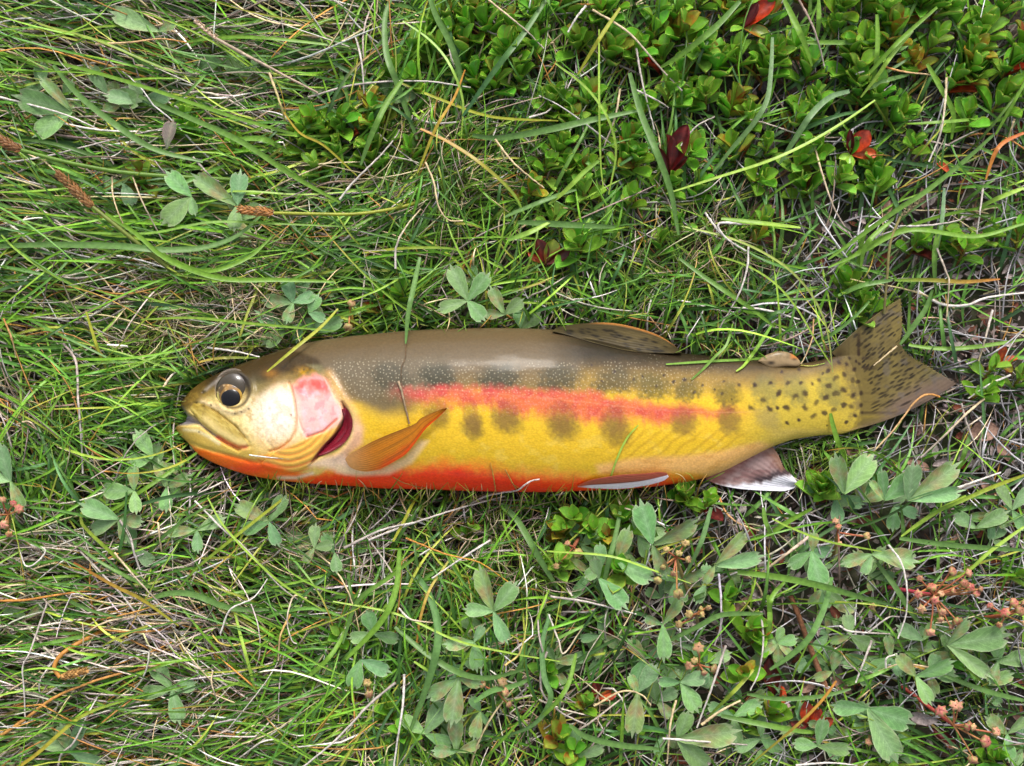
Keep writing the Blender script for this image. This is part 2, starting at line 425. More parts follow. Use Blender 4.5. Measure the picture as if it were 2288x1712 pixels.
def paint(px, py):
    """pigment of the trout's skin at a plan point"""
    px = np.asarray(px, float); py = np.asarray(py, float)
    shp = px.shape
    x = px.ravel(); y = py.ravel()
    wob = (fbm(x / 38, y / 38) - 0.5)
    fine = (fbm(x / 7, y / 7, 3) - 0.5)
    c = np.tile(lin((218, 178, 42)), (len(x), 1))                                    # golden flank
    c = mixc(c, (210, 172, 34), 0.6 * sstep(0.5, 0.7, fbm(x / 60, y / 30)))
    c = mixc(c, (232, 204, 100), 0.28 * sstep(0.55, 0.75, fbm(x / 22 + 9, y / 16)) * sstep(930, 990, y))
    # oblique muscle folds showing as paler streaks on the rear flank
    fold = np.sin((x * 0.9 + y * 1.15) / 4.6 + 5 * wob)
    c = mixc(c, (168, 130, 34), 0.42 * sstep(0.2, 0.9, fold) * sstep(1300, 1420, x) * sstep(1720, 1640, x) * sstep(950, 975, y) * sstep(1050, 1020, y))
    # tail end goes greener yellow
    c = mixc(c, (184, 164, 62), 0.8 * sstep(1600, 1750, x))
    # back: brown-olive going down into the flank, sky veil painted into its lower part
    edge = np.interp(x, [392, 700, 860, 1000, 1200, 1400, 1600, 1750, 1850, 1945], [850, 884, 908, 876, 880, 884, 876, 858, 838, 826])
    edge2 = edge + 16 * wob * 2
    c = mixc(c, (140, 112, 58), sstep(edge2 + 16, edge2 - 22, y) * 0.85)
    up = np.interp(x, [392, 700, 900, 1100, 1300, 1500, 1700, 1850, 1945], [842, 848, 846, 838, 832, 838, 842, 826, 812])
    c = mixc(c, (66, 52, 34), sstep(up + 22 + 14 * wob, up - 24, y) * 0.9)
    c = mixc(c, (38, 31, 17), sstep(up - 8 + 10 * wob, up - 44, y) * 0.97)
    c = mixc(c, (50, 38, 24), 0.5 * sstep(0.5, 0.75, fbm(x / 80, y / 10)) * sstep(up - 20, up - 50, y))
    c = c * (1 + (.5 * (fbm(x / 13, y / 8, 4) - .5)) * sstep(up + 30, up - 30, y))[:, None]
    c = mixc(c, (104, 86, 58), 0.75 * sstep(edge2 + 8, edge2 - 16, y) * sstep(1330, 1180, x))
    # shoulder: grey-olive haze behind the head
    sh = soft(x, y, z1([(1260, 360), (1500, 300), (2300, 300), (2300, 560), (2000, 740), (1800, 760), (1650, 700), (1520, 600), (1400, 450)]), 26)
    c = mixc(c, (104, 94, 76), 0.78 * sh)
    # parr marks
    for (cx, cy, rx, ry, a) in UP_MARKS:
        dx_ = x - cx + 0.22 * (y - cy) * np.sin(cx) + 26 * wob; dy_ = y - cy + 14 * fine
        e = (np.abs(dx_) / (rx + 5 + 4 * np.sin(cx * 3))) ** 2.1 + (np.abs(dy_) / (ry + 3)) ** 2.1
        e = e + 1.3 * fine
        col = (54, 54, 40) if cx < 1400 else ((86, 78, 38) if cx < 1660 else (104, 104, 66))
        c = mixc(c, col, 0.86 * a * sstep(1.55, 0.0, e))
    for (cx, cy, rx, ry, a) in LO_MARKS:
        dx_ = x - cx - 0.3 * (y - cy) * abs(np.sin(cx)) + 20 * wob; dy_ = y - cy - 6 * np.cos(cx)
        e = (np.abs(dx_) / (rx * (1 + .12 * np.sin(cx * 2)))) ** 2.1 + (np.abs(dy_) / (ry * (1 + .14 * np.cos(cx * 5)))) ** 2.1 + 1.0 * fine
        c = mixc(c, (104, 86, 46) if cx < 1700 else (138, 124, 82), 0.74 * a * sstep(1.75, 0.0, e))
    # rose stripe
    s0 = np.interp(x, [840, 899, 950, 1067, 1175, 1311, 1400, 1500, 1600, 1700], [866, 862, 861, 862, 868, 877, 889, 904, 912, 916])
    s1 = np.interp(x, [840, 899, 950, 1067, 1175, 1311, 1400, 1500, 1600, 1700], [880, 890, 900, 912, 928, 942, 946, 940, 932, 926])
    rag = 26 * (fbm(x / 9 + 3, y / 34 + 1, 3) - .5)
    st = sstep(s0 - 10, s0 + 16, y + 20 * wob + 7 * fine + rag * .5) * sstep(s1 + 17, s1 - 22, y + 24 * wob + 9 * fine + rag)
    st = st * sstep(850, 925, x) * sstep(1712, 1570, x + 40 * fine)
    mk = np.zeros(len(x))
    for (cx, cy, rx, ry, a) in LO_MARKS[1:] + UP_MARKS[2:7]:
        mk = np.maximum(mk, sstep(1.3, 0.3, ((x - cx) / rx) ** 2 + ((y - cy) / ry) ** 2))
    c = mixc(c, (206, 74, 66), st * (0.8 - 0.46 * mk) * (.8 + .2 * sstep(900, 1060, x)))
    c = mixc(c, (186, 60, 64), 0.55 * st * sstep(0.4, 0.7, fbm(x / 26 + 5, y / 20)))
    c = mixc(c, (226, 140, 130), 0.3 * st * sstep(0.58, 0.74, fbm(x / 3.6, y / 3.6, 2)))
    for (cx, cy, rx, ry, a) in LO_MARKS[1:8]:                        # the marks reach up through the stripe
        e = (np.abs(x - cx + 18 * wob) / (rx * .95)) ** 2.2 + (np.abs(y - cy + 16) / (ry * 1.15)) ** 2.2 + fine
        c = mixc(c, (110, 74, 52), 0.42 * a * sstep(1.5, 0.1, e))
    # lateral line
    ly = np.interp(x, [870, 904, 1067, 1175, 1311, 1413, 1508, 1630, 1684, 1800, 1900], [862, 864, 876, 886, 899, 911, 919, 922, 920, 908, 898])
    c = mixc(c, (226, 170, 130), 0.2 * np.exp(-((y - ly - 3 * fine) / 1.3) ** 2) * sstep(895, 930, x) * sstep(1720, 1640, x))
    # orange belly
    bl = np.interp(x, [392, 700, 850, 940, 1000, 1100, 1200, 1300, 1400, 1460, 1560, 1620], [1010, 1056, 1050, 1046, 1040, 1050, 1064, 1074, 1078, 1070, 1066, 1080])
    bw = y + 22 * wob + 12 * fine
    bellyx = sstep(1640, 1545, x)
    c = mixc(c, (244, 140, 40), 0.75 * sstep(bl - 30, bl + 4, bw) * bellyx)
    c = mixc(c, (252, 56, 14), 0.95 * sstep(bl - 12, bl + 18, bw) * bellyx)
    c = mixc(c, (232, 40, 22), 0.6 * sstep(bl + 14, bl + 30, bw) * bellyx * sstep(900, 1100, x))
    tl = sstep(1866, 1926, x + 60 * fine + 40 * wob + .16 * (870 - y))
    c = mixc(c, (120, 104, 60), 0.9 * tl)
    # peach band before the anal fin
    pb = soft(x, y, z3([(300, 1290), (620, 1230), (1000, 1215), (1300, 1180), (1640, 1100), (1760, 1120), (1560, 1260), (1260, 1400), (1150, 1360), (900, 1340), (600, 1360), (330, 1360)]), 9)
    c = mixc(c, (234, 176, 112), 0.72 * pb)
    c = mixc(c, (206, 150, 70), 0.5 * pb * sstep(0.55, 0.7, fbm(x / 30, y / 12)))
    c = mixc(c, (206, 180, 92), 0.6 * sstep(950, 968, y) * sstep(1690, 1760, x) * sstep(1930, 1900, x))
    # ---- head ----
    hm = x < 880
    if hm.any():
        X, Y = x[hm], y[hm]; C = c[hm]; W = wob[hm]; F = fine[hm]
        head = soft(X, Y, z1([(-100, 1400), (-100, 200), (700, 100), (1250, 300), (1345, 430), (1450, 600), (1600, 800), (1620, 950), (1500, 1100), (1200, 1300), (800, 1400)]), 6)
        D = np.tile(lin((228, 204, 128)), (len(X), 1))
        D = mixc(D, (216, 184, 84), 0.8 * sstep(958, 1000, Y + 20 * W))
        D = mixc(D, (246, 224, 214), 0.95 * np.exp(-(((X - 620) / 66) ** 2 + ((Y - 922) / 70) ** 2) ** 1.4))  # pale pinkish cheek, with its soft sky highlight put into the colour
        D = mixc(D, (232, 150, 66), 0.4 * np.exp(-(((X - 640) / 46) ** 2 + ((Y - 1004) / 14) ** 2)))
        D = mixc(D, (226, 168, 120), 0.4 * sstep(.5, .72, fbm(X / 17 + 2, Y / 17)) * sstep(560, 600, X))
        D = mixc(D, (196, 158, 70), 0.5 * sstep(.5, .7, fbm(X / 9 + 2, Y / 9)) * sstep(990, 960, Y) * sstep(620, 560, X))
        # crown
        crown = np.interp(X, [392, 430, 470, 560, 590, 620, 660, 700, 740], [912, 900, 884, 878, 872, 855, 852, 842, 850])
        D = mixc(D, (118, 94, 42), sstep(crown + 20 + 16 * W, crown - 10, Y) * 0.92)
        D = mixc(D, (52, 38, 18), sstep(crown - 4 + 16 * W, crown - 28, Y) * 0.94)
        D = mixc(D, (110, 104, 66), 0.6 * np.exp(-(((X - 575) / 22) ** 2 + ((Y - 872) / 26) ** 2)))
        D = mixc(D, (188, 140, 30), 0.75 * np.exp(-(((X - 681) / 20) ** 2 + ((Y - 832) / 11) ** 2)) * sstep(-0.2, 0.25, F + 0.1))
        D = mixc(D, (176, 120, 36), 0.5 * np.exp(-(((X - 606) / 16) ** 2 + ((Y - 835) / 9) ** 2)))
        D = mixc(D, (126, 120, 84), 0.6 * soft(X, Y, z1([(1160, 350), (1290, 350), (1400, 470), (1350, 560), (1240, 400)]), 5))
        # snout
        D = mixc(D, (104, 82, 34), 0.85 * sstep(470, 430, X + 14 * W) * sstep(925, 905, Y))
        # bright rim under the eye
        D = mixc(D, (236, 208, 158), 0.8 * np.exp(-(seg_dist(X, Y, z1([(310, 665), (420, 700), (520, 745), (640, 740)])) / 8) ** 2))
        D = mixc(D, (150, 124, 52), 0.4 * sstep(855, 885, Y) * sstep(.5, .68, fbm(X / 8 + 30, Y / 8 + 3)) * sstep(600, 540, X) * sstep(1000, 960, Y))
        D = mixc(D, (206, 156, 70), 0.4 * sstep(.52, .7, fbm(X / 6, Y / 12 + 9)) * sstep(940, 985, Y))
        # lower jaw
        lj = soft(X, Y, z1([(40, 850), (200, 862), (330, 880), (430, 940), (520, 1020), (600, 1050), (720, 1060), (720, 1160), (480, 1120), (300, 1060), (180, 1010), (60, 960)]), 5)
        D = mixc(D, (200, 166, 72), 0.85 * lj)
        D = mixc(D, (236, 220, 170), 0.8 * np.exp(-(seg_dist(X, Y, z1([(150, 885), (260, 895), (350, 940), (440, 1000)])) / 4) ** 2))
        D = mixc(D, (140, 110, 44), 0.7 * np.exp(-(np.hypot((X - 400) / 12, (Y - 958) / 10)) ** 2))
        # mouth lining
        hole = soft(X, Y, z1([(20, 700), (130, 690), (190, 760), (290, 825), (180, 848), (20, 850)]), 4)
        D = mixc(D, (128, 122, 140), 0.9 * hole)
        D = mixc(D, (176, 160, 150), 0.8 * np.exp(-(seg_dist(X, Y, z1([(270, 825), (350, 880), (440, 950)])) / 5) ** 2))
        D = mixc(D, (40, 30, 30), 0.8 * np.exp(-(seg_dist(X, Y, z1([(235, 775), (290, 825)])) / 2.4) ** 2))
        # upper jaw plate
        mx = soft(X, Y, MAXILLA, 3)
        D = mixc(D, (172, 146, 62), 0.85 * mx)
        D = mixc(D, (132, 108, 42), 0.6 * mx * sstep(.5, .7, fbm((X + Y) / 16, (X - Y) / 6)))
        D = mixc(D, (212, 190, 110), 0.6 * mx * sstep(.5, .7, fbm((X + Y) / 22 + 5, (X - Y) / 7)))
        D = mixc(D, (224, 200, 130), 0.75 * mx * np.exp(-(seg_dist(X, Y, z1([(330, 800), (450, 900), (560, 960), (650, 1000)])) / 9) ** 2))
        D = mixc(D, (110, 86, 26), 0.75 * np.exp(-(seg_dist(X, Y, z1([(300, 680), (400, 725), (500, 800), (570, 850), (650, 950)])) / 3.4) ** 2))
        D = mixc(D, (228, 104, 70), 0.8 * np.exp(-(seg_dist(X, Y, z1([(430, 950), (510, 995), (600, 1030), (660, 1028)])) / 5) ** 2))
        # pink gill cover
        pk = soft(X + 16 * W, Y + 12 * F, PINK, 13)
        D = mixc(D, (240, 172, 172), 0.9 * pk * sstep(1.1, .75, np.abs(F) * 1.2 + sstep(9, -6, sdf(X, Y, PINK) + 9) * 0 + .2))
        D = mixc(D, (226, 66, 56), 0.9 * pk * sstep(888, 848, Y + 60 * W))
        D = mixc(D, (246, 196, 204), 0.45 * pk * sstep(0.5, 0.7, fbm(X / 20, Y / 20 + 4)))
        D = mixc(D, (232, 100, 120), 0.35 * pk * sstep(0.55, 0.7, fbm(X / 12 + 8, Y / 12 + 4)))
        D = mixc(D, (206, 134, 76), 0.5 * np.exp(-(seg_dist(X, Y, PREOP) / 2.6) ** 2))
        D = mixc(D, (222, 96, 44), 0.75 * np.exp(-(seg_dist(X, Y, z1([(1170, 945), (1300, 900), (1410, 800)])) / 2.6) ** 2))
        D = mixc(D, (214, 170, 130), 0.5 * np.exp(-(seg_dist(X, Y, z1([(1350, 480), (1400, 590), (1465, 690), (1474, 780), (1430, 870), (1330, 1000), (1262, 1100), (1180, 1200)])) / 3.2) ** 2))
        # branchiostegal rays
        br = soft(X, Y, z1([(820, 1090), (1000, 1040), (1170, 955), (1330, 905), (1440, 845), (1425, 900), (1330, 1010), (1262, 1105), (1170, 1210), (1060, 1262), (930, 1262), (800, 1215), (700, 1150)]), 5)
        D = mixc(D, (232, 178, 74), 0.9 * br)
        # streaks follow arcs around a point near the jaw hinge
        ang = np.arctan2(Y - 1020, X - 560); rad = np.hypot(X - 640, (Y - 930) * 1.05)
        strk = np.sin(rad / 2.3 + 2.2 * W)
        D = mixc(D, (228, 104, 40), 0.6 * br * sstep(0.1, 0.9, strk) * (0.45 + 0.55 * sstep(1000, 1045, Y)))
        # throat
        th = np.interp(X, [392, 420, 443, 478, 519, 560, 600, 640, 680, 720], [990, 990, 1000, 1010, 1018, 1026, 1036, 1048, 1058, 1062])
        D = mixc(D, (246, 108, 18), 0.95 * sstep(th - 4, th + 8, Y + 10 * W))
        D = mixc(D, (246, 62, 22), 0.8 * np.exp(-(((X - 560) / 60) ** 2 + ((Y - 1048) / 14) ** 2)))
        D = mixc(D, (238, 214, 176), 0.8 * np.exp(-(seg_dist(X, Y, z1([(930, 1283), (1080, 1283), (1210, 1245)])) / 4) ** 2))
        # flecks on the cheek
        for fx, fy in z1([(685, 715), (625, 740), (570, 755), (1035, 765), (510, 700), (375, 685), (315, 690), (275, 905), (255, 665), (1240, 250), (700, 330)]):
            D = mixc(D, (52, 40, 26), 0.9 * np.exp(-(np.hypot(X - fx, Y - fy) / 2.2) ** 2))
        for i in range(26):
            a = random.Random(i); fx = 430 + 170 * a.random(); fy = 860 + 80 * a.random()
            D = mixc(D, (96, 74, 34), 0.5 * np.exp(-(np.hypot(X - fx, Y - fy) / 1.5) ** 2))
        # socket
        e = np.hypot(X - 521, (Y - 873) / 1.06)
        D = mixc(D, (98, 92, 84), 0.85 * sstep(45, 38, e) * sstep(885, 850, Y))
        D = mixc(D, (62, 52, 44), 0.8 * np.exp(-((e - 36) / 4) ** 2))
        D = mixc(D, (30, 24, 20), 0.9 * np.exp(-(np.hypot(X - 454, Y - 878) / 3.5) ** 2))
        D = mixc(D, (150, 140, 130), 0.6 * np.exp(-(seg_dist(X, Y, [(459, 872), (490, 846)]) / 4) ** 2))
        C = C * (1 - head[:, None]) + D * head[:, None]
        # shoulder rim, chest and gill
        C = mixc(C, (206, 160, 96), 0.65 * np.exp(-(seg_dist(X, Y, z1([(1345, 430), (1450, 600), (1560, 740), (1610, 880), (1560, 1000)])) / 11) ** 2))
        C = mixc(C, (226, 176, 150), 0.7 * soft(X, Y, z1([(1540, 800), (1620, 860), (1620, 1000), (1520, 1090), (1480, 1180), (1350, 1150), (1440, 1060), (1530, 950)]), 9))
        C = mixc(C, (240, 206, 176), 0.85 * soft(X, Y, z1([(1180, 1180), (1300, 1120), (1470, 1090), (1560, 1180), (1700, 1240), (1480, 1250), (1300, 1190)]), 9))
        C = mixc(C, (110, 20, 36), 0.97 * soft(X, Y, SLIT, 2.5))
        c[hm] = C
    # pale chest skin round the pectoral base and along its shadow
    ch = soft(x, y, [(752, 1040), (800, 1048), (850, 1050), (905, 1022), (940, 985), (958, 985), (920, 1035), (870, 1060), (800, 1064), (752, 1056)], 7)
    c = mixc(c, (244, 212, 160), 0.75 * ch)
    # black spots
    for sx, sy, sr in SPOTS:
        m = (np.abs(x - sx) < 3 * sr) & (np.abs(y - sy) < 3 * sr)
        if m.any():
            q1 = .72 + .5 * abs(math.sin(sx * 1.7)); q2 = math.sin(sy * 2.3) * .3
            e = np.hypot((x[m] - sx + q2 * (y[m] - sy)) / q1, (y[m] - sy) / 1.12) / sr + 1.0 * fine[m]
            c[m] = mixc(c[m], (56, 40, 32), (.7 + .25 * abs(math.cos(sx))) * sstep(1.3, 0.4, e))
    c = c * (0.86 + 0.08 * sstep(800, 700, x) * sstep(845, 870, y))[:, None]
    return c.reshape(shp + (3,))

def speck_mask(px, py):
    nz = fbm(px / 34, py / 22, 3) - .5
    m = sstep(796, 836, py + 50 * nz) * (.55 + .9 * np.clip(nz + .5, 0, 1)) * sstep(905, 870, py) * sstep(715, 745, px) * sstep(1690, 1500, px)
    st = sstep(850, 870, py) * sstep(945, 915, py) * sstep(880, 940, px) * sstep(1500, 1400, px)
    sh = sstep(795, 815, py) * sstep(905, 880, py) * sstep(735, 750, px) * sstep(960, 860, px)
    return np.clip(np.maximum(np.maximum(m * 0.42, st * 0.22), sh * 0.5), 0, 1)

# ------------------------------------------------------------------ the fish: meshes
fish = bpy.data.objects.new("trout", None)
COL.objects.link(fish)
fish.location = (0, 0, 0)
fish["label"] = "whole golden trout with red stripe and orange belly lying on its side"
fish["category"] = "fish"

def build_body():
    xs = np.concatenate([np.linspace(392, 400, 6)[:-1], np.arange(400, 780, 1.8), np.arange(780, 1932, 2.2)])
    nv = 190
    v = np.linspace(0, 1, nv)
    s = -np.cos(np.pi * v) * 0.6 + (2 * v - 1) * 0.4        # denser at the edges, still fine in the middle
    s = s / np.abs(s).max()
    X, S = np.meshgrid(xs, s, indexing='ij')
    t, b = yT(X), yB(X)
    Y = (t + b) / 2 + (b - t) / 2 * S
    prof = np.clip(1 - np.abs(S) ** 2.25, 0, 1) ** 0.52
    # open mouth: draw the front back between the jaws
    notch = np.interp(Y, [890, 905, 916, 930, 942, 951, 960, 985], [8, 8, 18, 30, 24, 3, 0, 0]) * np.exp(-(X - 392) / 16.0)
    PX = X + notch
    Z = ZC(X) + TH(X) * prof + relief_d(PX, Y) * np.clip(prof * 1.5, 0, 1)
    top = U(PX, Y, Z)
    col = paint(PX, Y); sp = speck_mask(PX, Y)
    # underside
    nb = 40
    vb = np.linspace(0, 1, nb + 2)[1:-1]
    sb = np.cos(np.pi * vb)                                   # from +1 back to -1
    Xb, Sb = np.meshgrid(xs, sb, indexing='ij')
    tb, bb = yT(Xb), yB(Xb)
    Yb = (tb + bb) / 2 + (bb - tb) / 2 * Sb
    nb_ = np.interp(Yb, [890, 905, 916, 930, 942, 951, 960, 985], [8, 8, 18, 30, 24, 3, 0, 0]) * np.exp(-(Xb - 392) / 16.0)
    Zb = ZC(Xb) - 0.8 * TH(Xb) * np.clip(1 - Sb ** 2, 0, 1) ** 0.5
    zc = ZC(Xb)
    low = U(Xb + nb_, Yb, zc); low[..., 2] = Zb                 # keep the plan shape under the widest line
    colb = paint(Xb, Yb)
    V = np.concatenate([top, low], 1); C = np.concatenate([col, colb], 1); SP = np.concatenate([sp, np.zeros_like(Xb)], 1)
    n = V.shape[1]
    F = grid_faces(len(xs), n, wrap_v=True)
    # close both ends with strips across
    ends = []
    for row in (0, len(xs) - 1):
        o = row * n
        k = nv - 1
        for i in range(min(nb, k)):
            a = o + int(round(k - i * k / (nb + 1))); b_ = o + int(round(k - (i + 1) * k / (nb + 1)))
            p = o + (k if i == 0 else nv + i - 1); q = o + nv + i
            if a == p: continue
            ends.append((a, p, q, b_) if row else (b_, q, p, a))
    if ends: F = np.vstack([F, np.array(ends)])
    me = mesh_np("body", V, F, True, C, {"speck": SP})
    return link("body", me, M_SKIN, fish)
body = build_body()

def shell(name, poly, lift, rim_drop, nr=46, nth=220, mat=None, paintf=paint, power=5, dz_fn=None, parent=fish, base=None):
    """a plate lying on the skin, with a rounded rim that turns down into it"""
    P = np.array(smooth_poly(poly, nth)) if len(poly) != nth else np.array(poly)
    c = P.mean(0) if base is None else np.array(base)
    r = np.linspace(0.002, 1, nr) ** 0.8
    R, T = np.meshgrid(r, np.arange(len(P)), indexing='ij')
    XY = c + (P[T] - c) * R[..., None]
    X, Y = XY[..., 0], XY[..., 1]
    Z = bodyZ(X, Y, False) + relief_d(X, Y) * 0.25 + lift * np.sqrt(np.clip(1 - R ** power, 0, 1)) - rim_drop * sstep(0.9, 1.0, R)
    if dz_fn is not None: Z = Z + dz_fn(X, Y) * (1 - R ** 8)
    V = U(X, Y, Z); C = paintf(X, Y)
    F = grid_faces(nr, len(P), wrap_v=True)[:, ::-1]
    me = mesh_np(name, V, F, True, C, {"speck": np.zeros(X.shape)})
    return link(name, me, mat or M_HEAD, parent)

def operc_dz(X, Y):
    W = fbm(X / 38, Y / 38) - 0.5
    rad = np.hypot(X - 640, (Y - 930) * 1.05)
    br = soft(X, Y, z1([(820, 1090), (1000, 1040), (1170, 955), (1330, 905), (1440, 845), (1425, 900), (1330, 1010), (1262, 1105), (1170, 1210), (1060, 1262), (930, 1262), (800, 1215), (700, 1150)]), 5)
    ang_ = np.arctan2(Y - 880, X - 650)
    d0 = 0.00010 * (fbm(ang_ * 14, np.hypot(X - 650, Y - 880) / 60, 3) - .5) + 0.00025 * (fbm(X / 24, Y / 24, 3) - .5)
    d = d0 - 0.00017 * br * np.sin(rad / 2.3 + 2.2 * W)
    d = d - 0.0005 * np.exp(-(seg_dist(X, Y, z1([(1170, 945), (1300, 900), (1410, 800)])) / 3) ** 2)
    d = d - 0.0004 * np.exp(-(seg_dist(X, Y, z1([(1090, 780), (1120, 880), (1170, 945)])) / 3) ** 2)
    return d
gc = shell("gill_cover", OPERC, 0.0011, 0.0010, mat=M_HEAD, dz_fn=operc_dz, power=7, base=(370 + 1210 / 3.687, 720 + 860 / 3.687))
jp = shell("upper_jaw", MAXILLA, 0.0005, 0.0006, nr=26, nth=120, mat=M_HEAD, power=3)

# gill filaments: a comb of small dark red arches in the opening
def build_gills():
    spine = catmull(z1([(1470, 715), (1502, 800), (1486, 895), (1420, 985), (1320, 1055), (1250, 1098)]), 60)
    V = []; F = []; C = []
    for i in range(59):
        p = spine[i]; t = spine[i + 1] - spine[i]; t = t / np.linalg.norm(t); n = np.array([-t[1], t[0]])
        L = 12 * math.sin(math.pi * (0.08 + 0.9 * i / 59)) ** 0.6
        o = len(V)
        for k, a in enumerate(np.linspace(-1, 1, 6)):
            q = p + n * a * L
            zz = float(bodyZ(q[0], q[1], True)) + 0.0012 * (1 - a * a) + 0.0004
            for j, dz in ((-1.2, 0), (0, .0006), (1.2, 0)):
                V.append(U(q[0] + t[0] * j, q[1] + t[1] * j, zz + dz))
                C.append(lin((150, 34, 54)) if j == 0 else lin((92, 14, 28)))
        for k in range(5):
            for j in range(2):
                a_ = o + k * 3 + j
                F.append((a_, a_ + 1, a_ + 4, a_ + 3))
    me = mesh_np("gill_filaments", np.array(V), np.array(F), True, np.array(C))
    return link("gills", me, M_GILL, fish)
build_gills()

def build_eye():
    cx, cy = 514.5, 884.0
    def dome(name, cx, cy, rx, ry, z0, hgt, colf, mat, parent, nr=24, nt=64):
        r = np.linspace(0.01, 1, nr); th = np.linspace(0, 2 * np.pi, nt, endpoint=False)
        R, T = np.meshgrid(r, th, indexing='ij')
        X = cx + rx * R * np.cos(T); Y = cy + ry * R * np.sin(T)
        Z = z0 + hgt * np.sqrt(np.clip(1 - (R * 0.98) ** 2, 0, 1))
        me = mesh_np(name, U(X, Y, Z), grid_faces(nr, nt, wrap_v=True), True, colf(X, Y, R, T), {"speck": np.zeros(X.shape)})
        return link(name, me, mat, parent)
    zb = float(bodyZ(np.array([521.0]), np.array([873.0]), False)[0]) - 0.0034
    def c_ball(X, Y, R, T):
        c = np.tile(lin((58, 51, 40)), X.shape + (1,))
        c = mixc(c, (60, 50, 42), 0.8 * sstep(0.9, 1.0, R))
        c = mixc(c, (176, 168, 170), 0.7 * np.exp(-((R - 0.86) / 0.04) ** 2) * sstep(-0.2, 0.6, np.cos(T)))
        c = mixc(c, (50, 44, 44), 0.6 * np.exp(-(np.hypot((X - 530) / 16, (Y - 842) / 6)) ** 2))
        return c
    eye = dome("eye", 521, 873, 38, 41, zb + .0002, 0.0027, c_ball, M_EYE, fish)
    def c_iris(X, Y, R, T):
        n = fbm(X / 6, Y / 6, 3)
        c = np.tile(lin((74, 58, 36)), X.shape + (1,))
        up_ = sstep(890, 868, Y)
        c = mixc(c, (142, 106, 52), up_ * sstep(496, 508, X) * sstep(.35, .6, n + .1))
        c = mixc(c, (196, 172, 130), up_ * sstep(0.55, 0.75, fbm(X / 5 + 3, Y / 3)) * .8)
        c = mixc(c, (90, 84, 84), 0.7 * np.exp(-((Y - 866 + .2 * (X - 520)) / 3.0) ** 2) * sstep(505, 515, X))
        c = mixc(c, (176, 140, 50), .85 * sstep(530, 536, X) * sstep(.9, .8, R))
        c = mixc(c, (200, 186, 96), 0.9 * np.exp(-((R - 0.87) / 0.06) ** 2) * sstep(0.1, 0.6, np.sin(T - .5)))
        c = mixc(c, (50, 40, 34), 0.85 * sstep(0.94, 1.0, R))
        c = mixc(c, (150, 112, 50), 0.6 * np.exp(-((np.hypot(X - 515, Y - 889) - 22.5) / 1.6) ** 2))
        return c
    iris = dome("iris", 514, 882, 31.5, 29.5, zb + 0.0014, 0.0020, c_iris, M_EYE, eye)
    def c_pup(X, Y, R, T): return np.tile(lin((10, 9, 14)), X.shape + (1,))
    dome("pupil", 515.5, 889.5, 21.5, 21.5, zb + 0.0028, 0.0009, c_pup, M_EYE, eye)
    # fleshy lid above the eye
    a = np.linspace(math.radians(200), math.radians(345), 40)
    arc = np.stack([521 + 42 * np.cos(a), 873 + 45 * np.sin(a)], 1)
    V = []; C = []
    for i, (x, y) in enumerate(arc):
        w = 4.6 * math.sin(math.pi * (i + .5) / 40) ** 0.5 + 0.4
        n = np.array([x - 521, y - 873]); n = n / np.linalg.norm(n)
        for k in range(8):
            an = 2 * math.pi * k / 8
            q = np.array([x, y]) + n * w * math.cos(an)
            V.append(U(q[0], q[1], float(bodyZ(x, y, False)) - 0.0002 + 0.00018 * w * math.sin(an)))
            C.append(lin((104, 94, 84)))
    link("eyelid", mesh_np("eyelid", np.array(V), grid_faces(40, 8, wrap_v=True), True, np.array(C), {"speck": np.zeros(len(V))}), M_HEAD, eye)
build_eye()

def fin(name, lead, trail, zf, colf, nu=70, nv=60, rays=18, amp=0.00018, thick=0.0003, mat=None, ripple=0.0, tipjag=0.0, rcon=0.2):
    """a rayed fin between its leading and trailing margins (both run base to tip)"""
    A = catmull(lead, nu); B = catmull(trail, nu)
    u = np.linspace(0, 1, nu)[:, None]; v = np.linspace(0, 1, nv)[None, :]
    XY = A[:, None] * (1 - v[..., None]) + B[:, None] * v[..., None]
    X, Y = XY[..., 0].copy(), XY[..., 1].copy()
    if tipjag:
        jag = tipjag * (np.abs(((v * rays) % 1) - 0.5) * 2) * sstep(0.8, 1, u)
        d = A[-1] - A[0]; d = d / np.linalg.norm(d)
        X -= jag * d[0]; Y -= jag * d[1]
    Z = zf(X, Y, u + 0 * v, v + 0 * u) + amp * np.cos(2 * np.pi * rays * v) * sstep(0, 0.15, u) + ripple * np.sin(5 * v + 4 * u)
    c = colf(X, Y, u + 0 * v, v + 0 * u)
    rl = 0.5 + 0.5 * np.cos(2 * np.pi * rays * v + 0 * u)
    c = c * ((1 - rcon * .5) + rcon * rl[..., None])
    top = U(X, Y, Z); bot = top.copy(); bot[..., 2] -= thick
    nt = nu * nv
    F1 = grid_faces(nu, nv); F2 = grid_faces(nu, nv, nt)[:, ::-1]
    idx = np.arange(nt).reshape(nu, nv)
    per = np.concatenate([idx[0, :], idx[1:, -1], idx[-1, -2::-1], idx[-2:0:-1, 0]])
    q = np.roll(per, -1)
    side = np.stack([per, q, q + nt, per + nt], 1)
    me = mesh_np(name, np.concatenate([top.reshape(-1, 3), bot.reshape(-1, 3)]), np.vstack([F1, F2, side]), True,
                 np.concatenate([c.reshape(-1, 3)] * 2))
    return link(name, me, mat or M_FIN, fish)

def base_c(col, X): return np.tile(lin(col), X.shape + (1,))

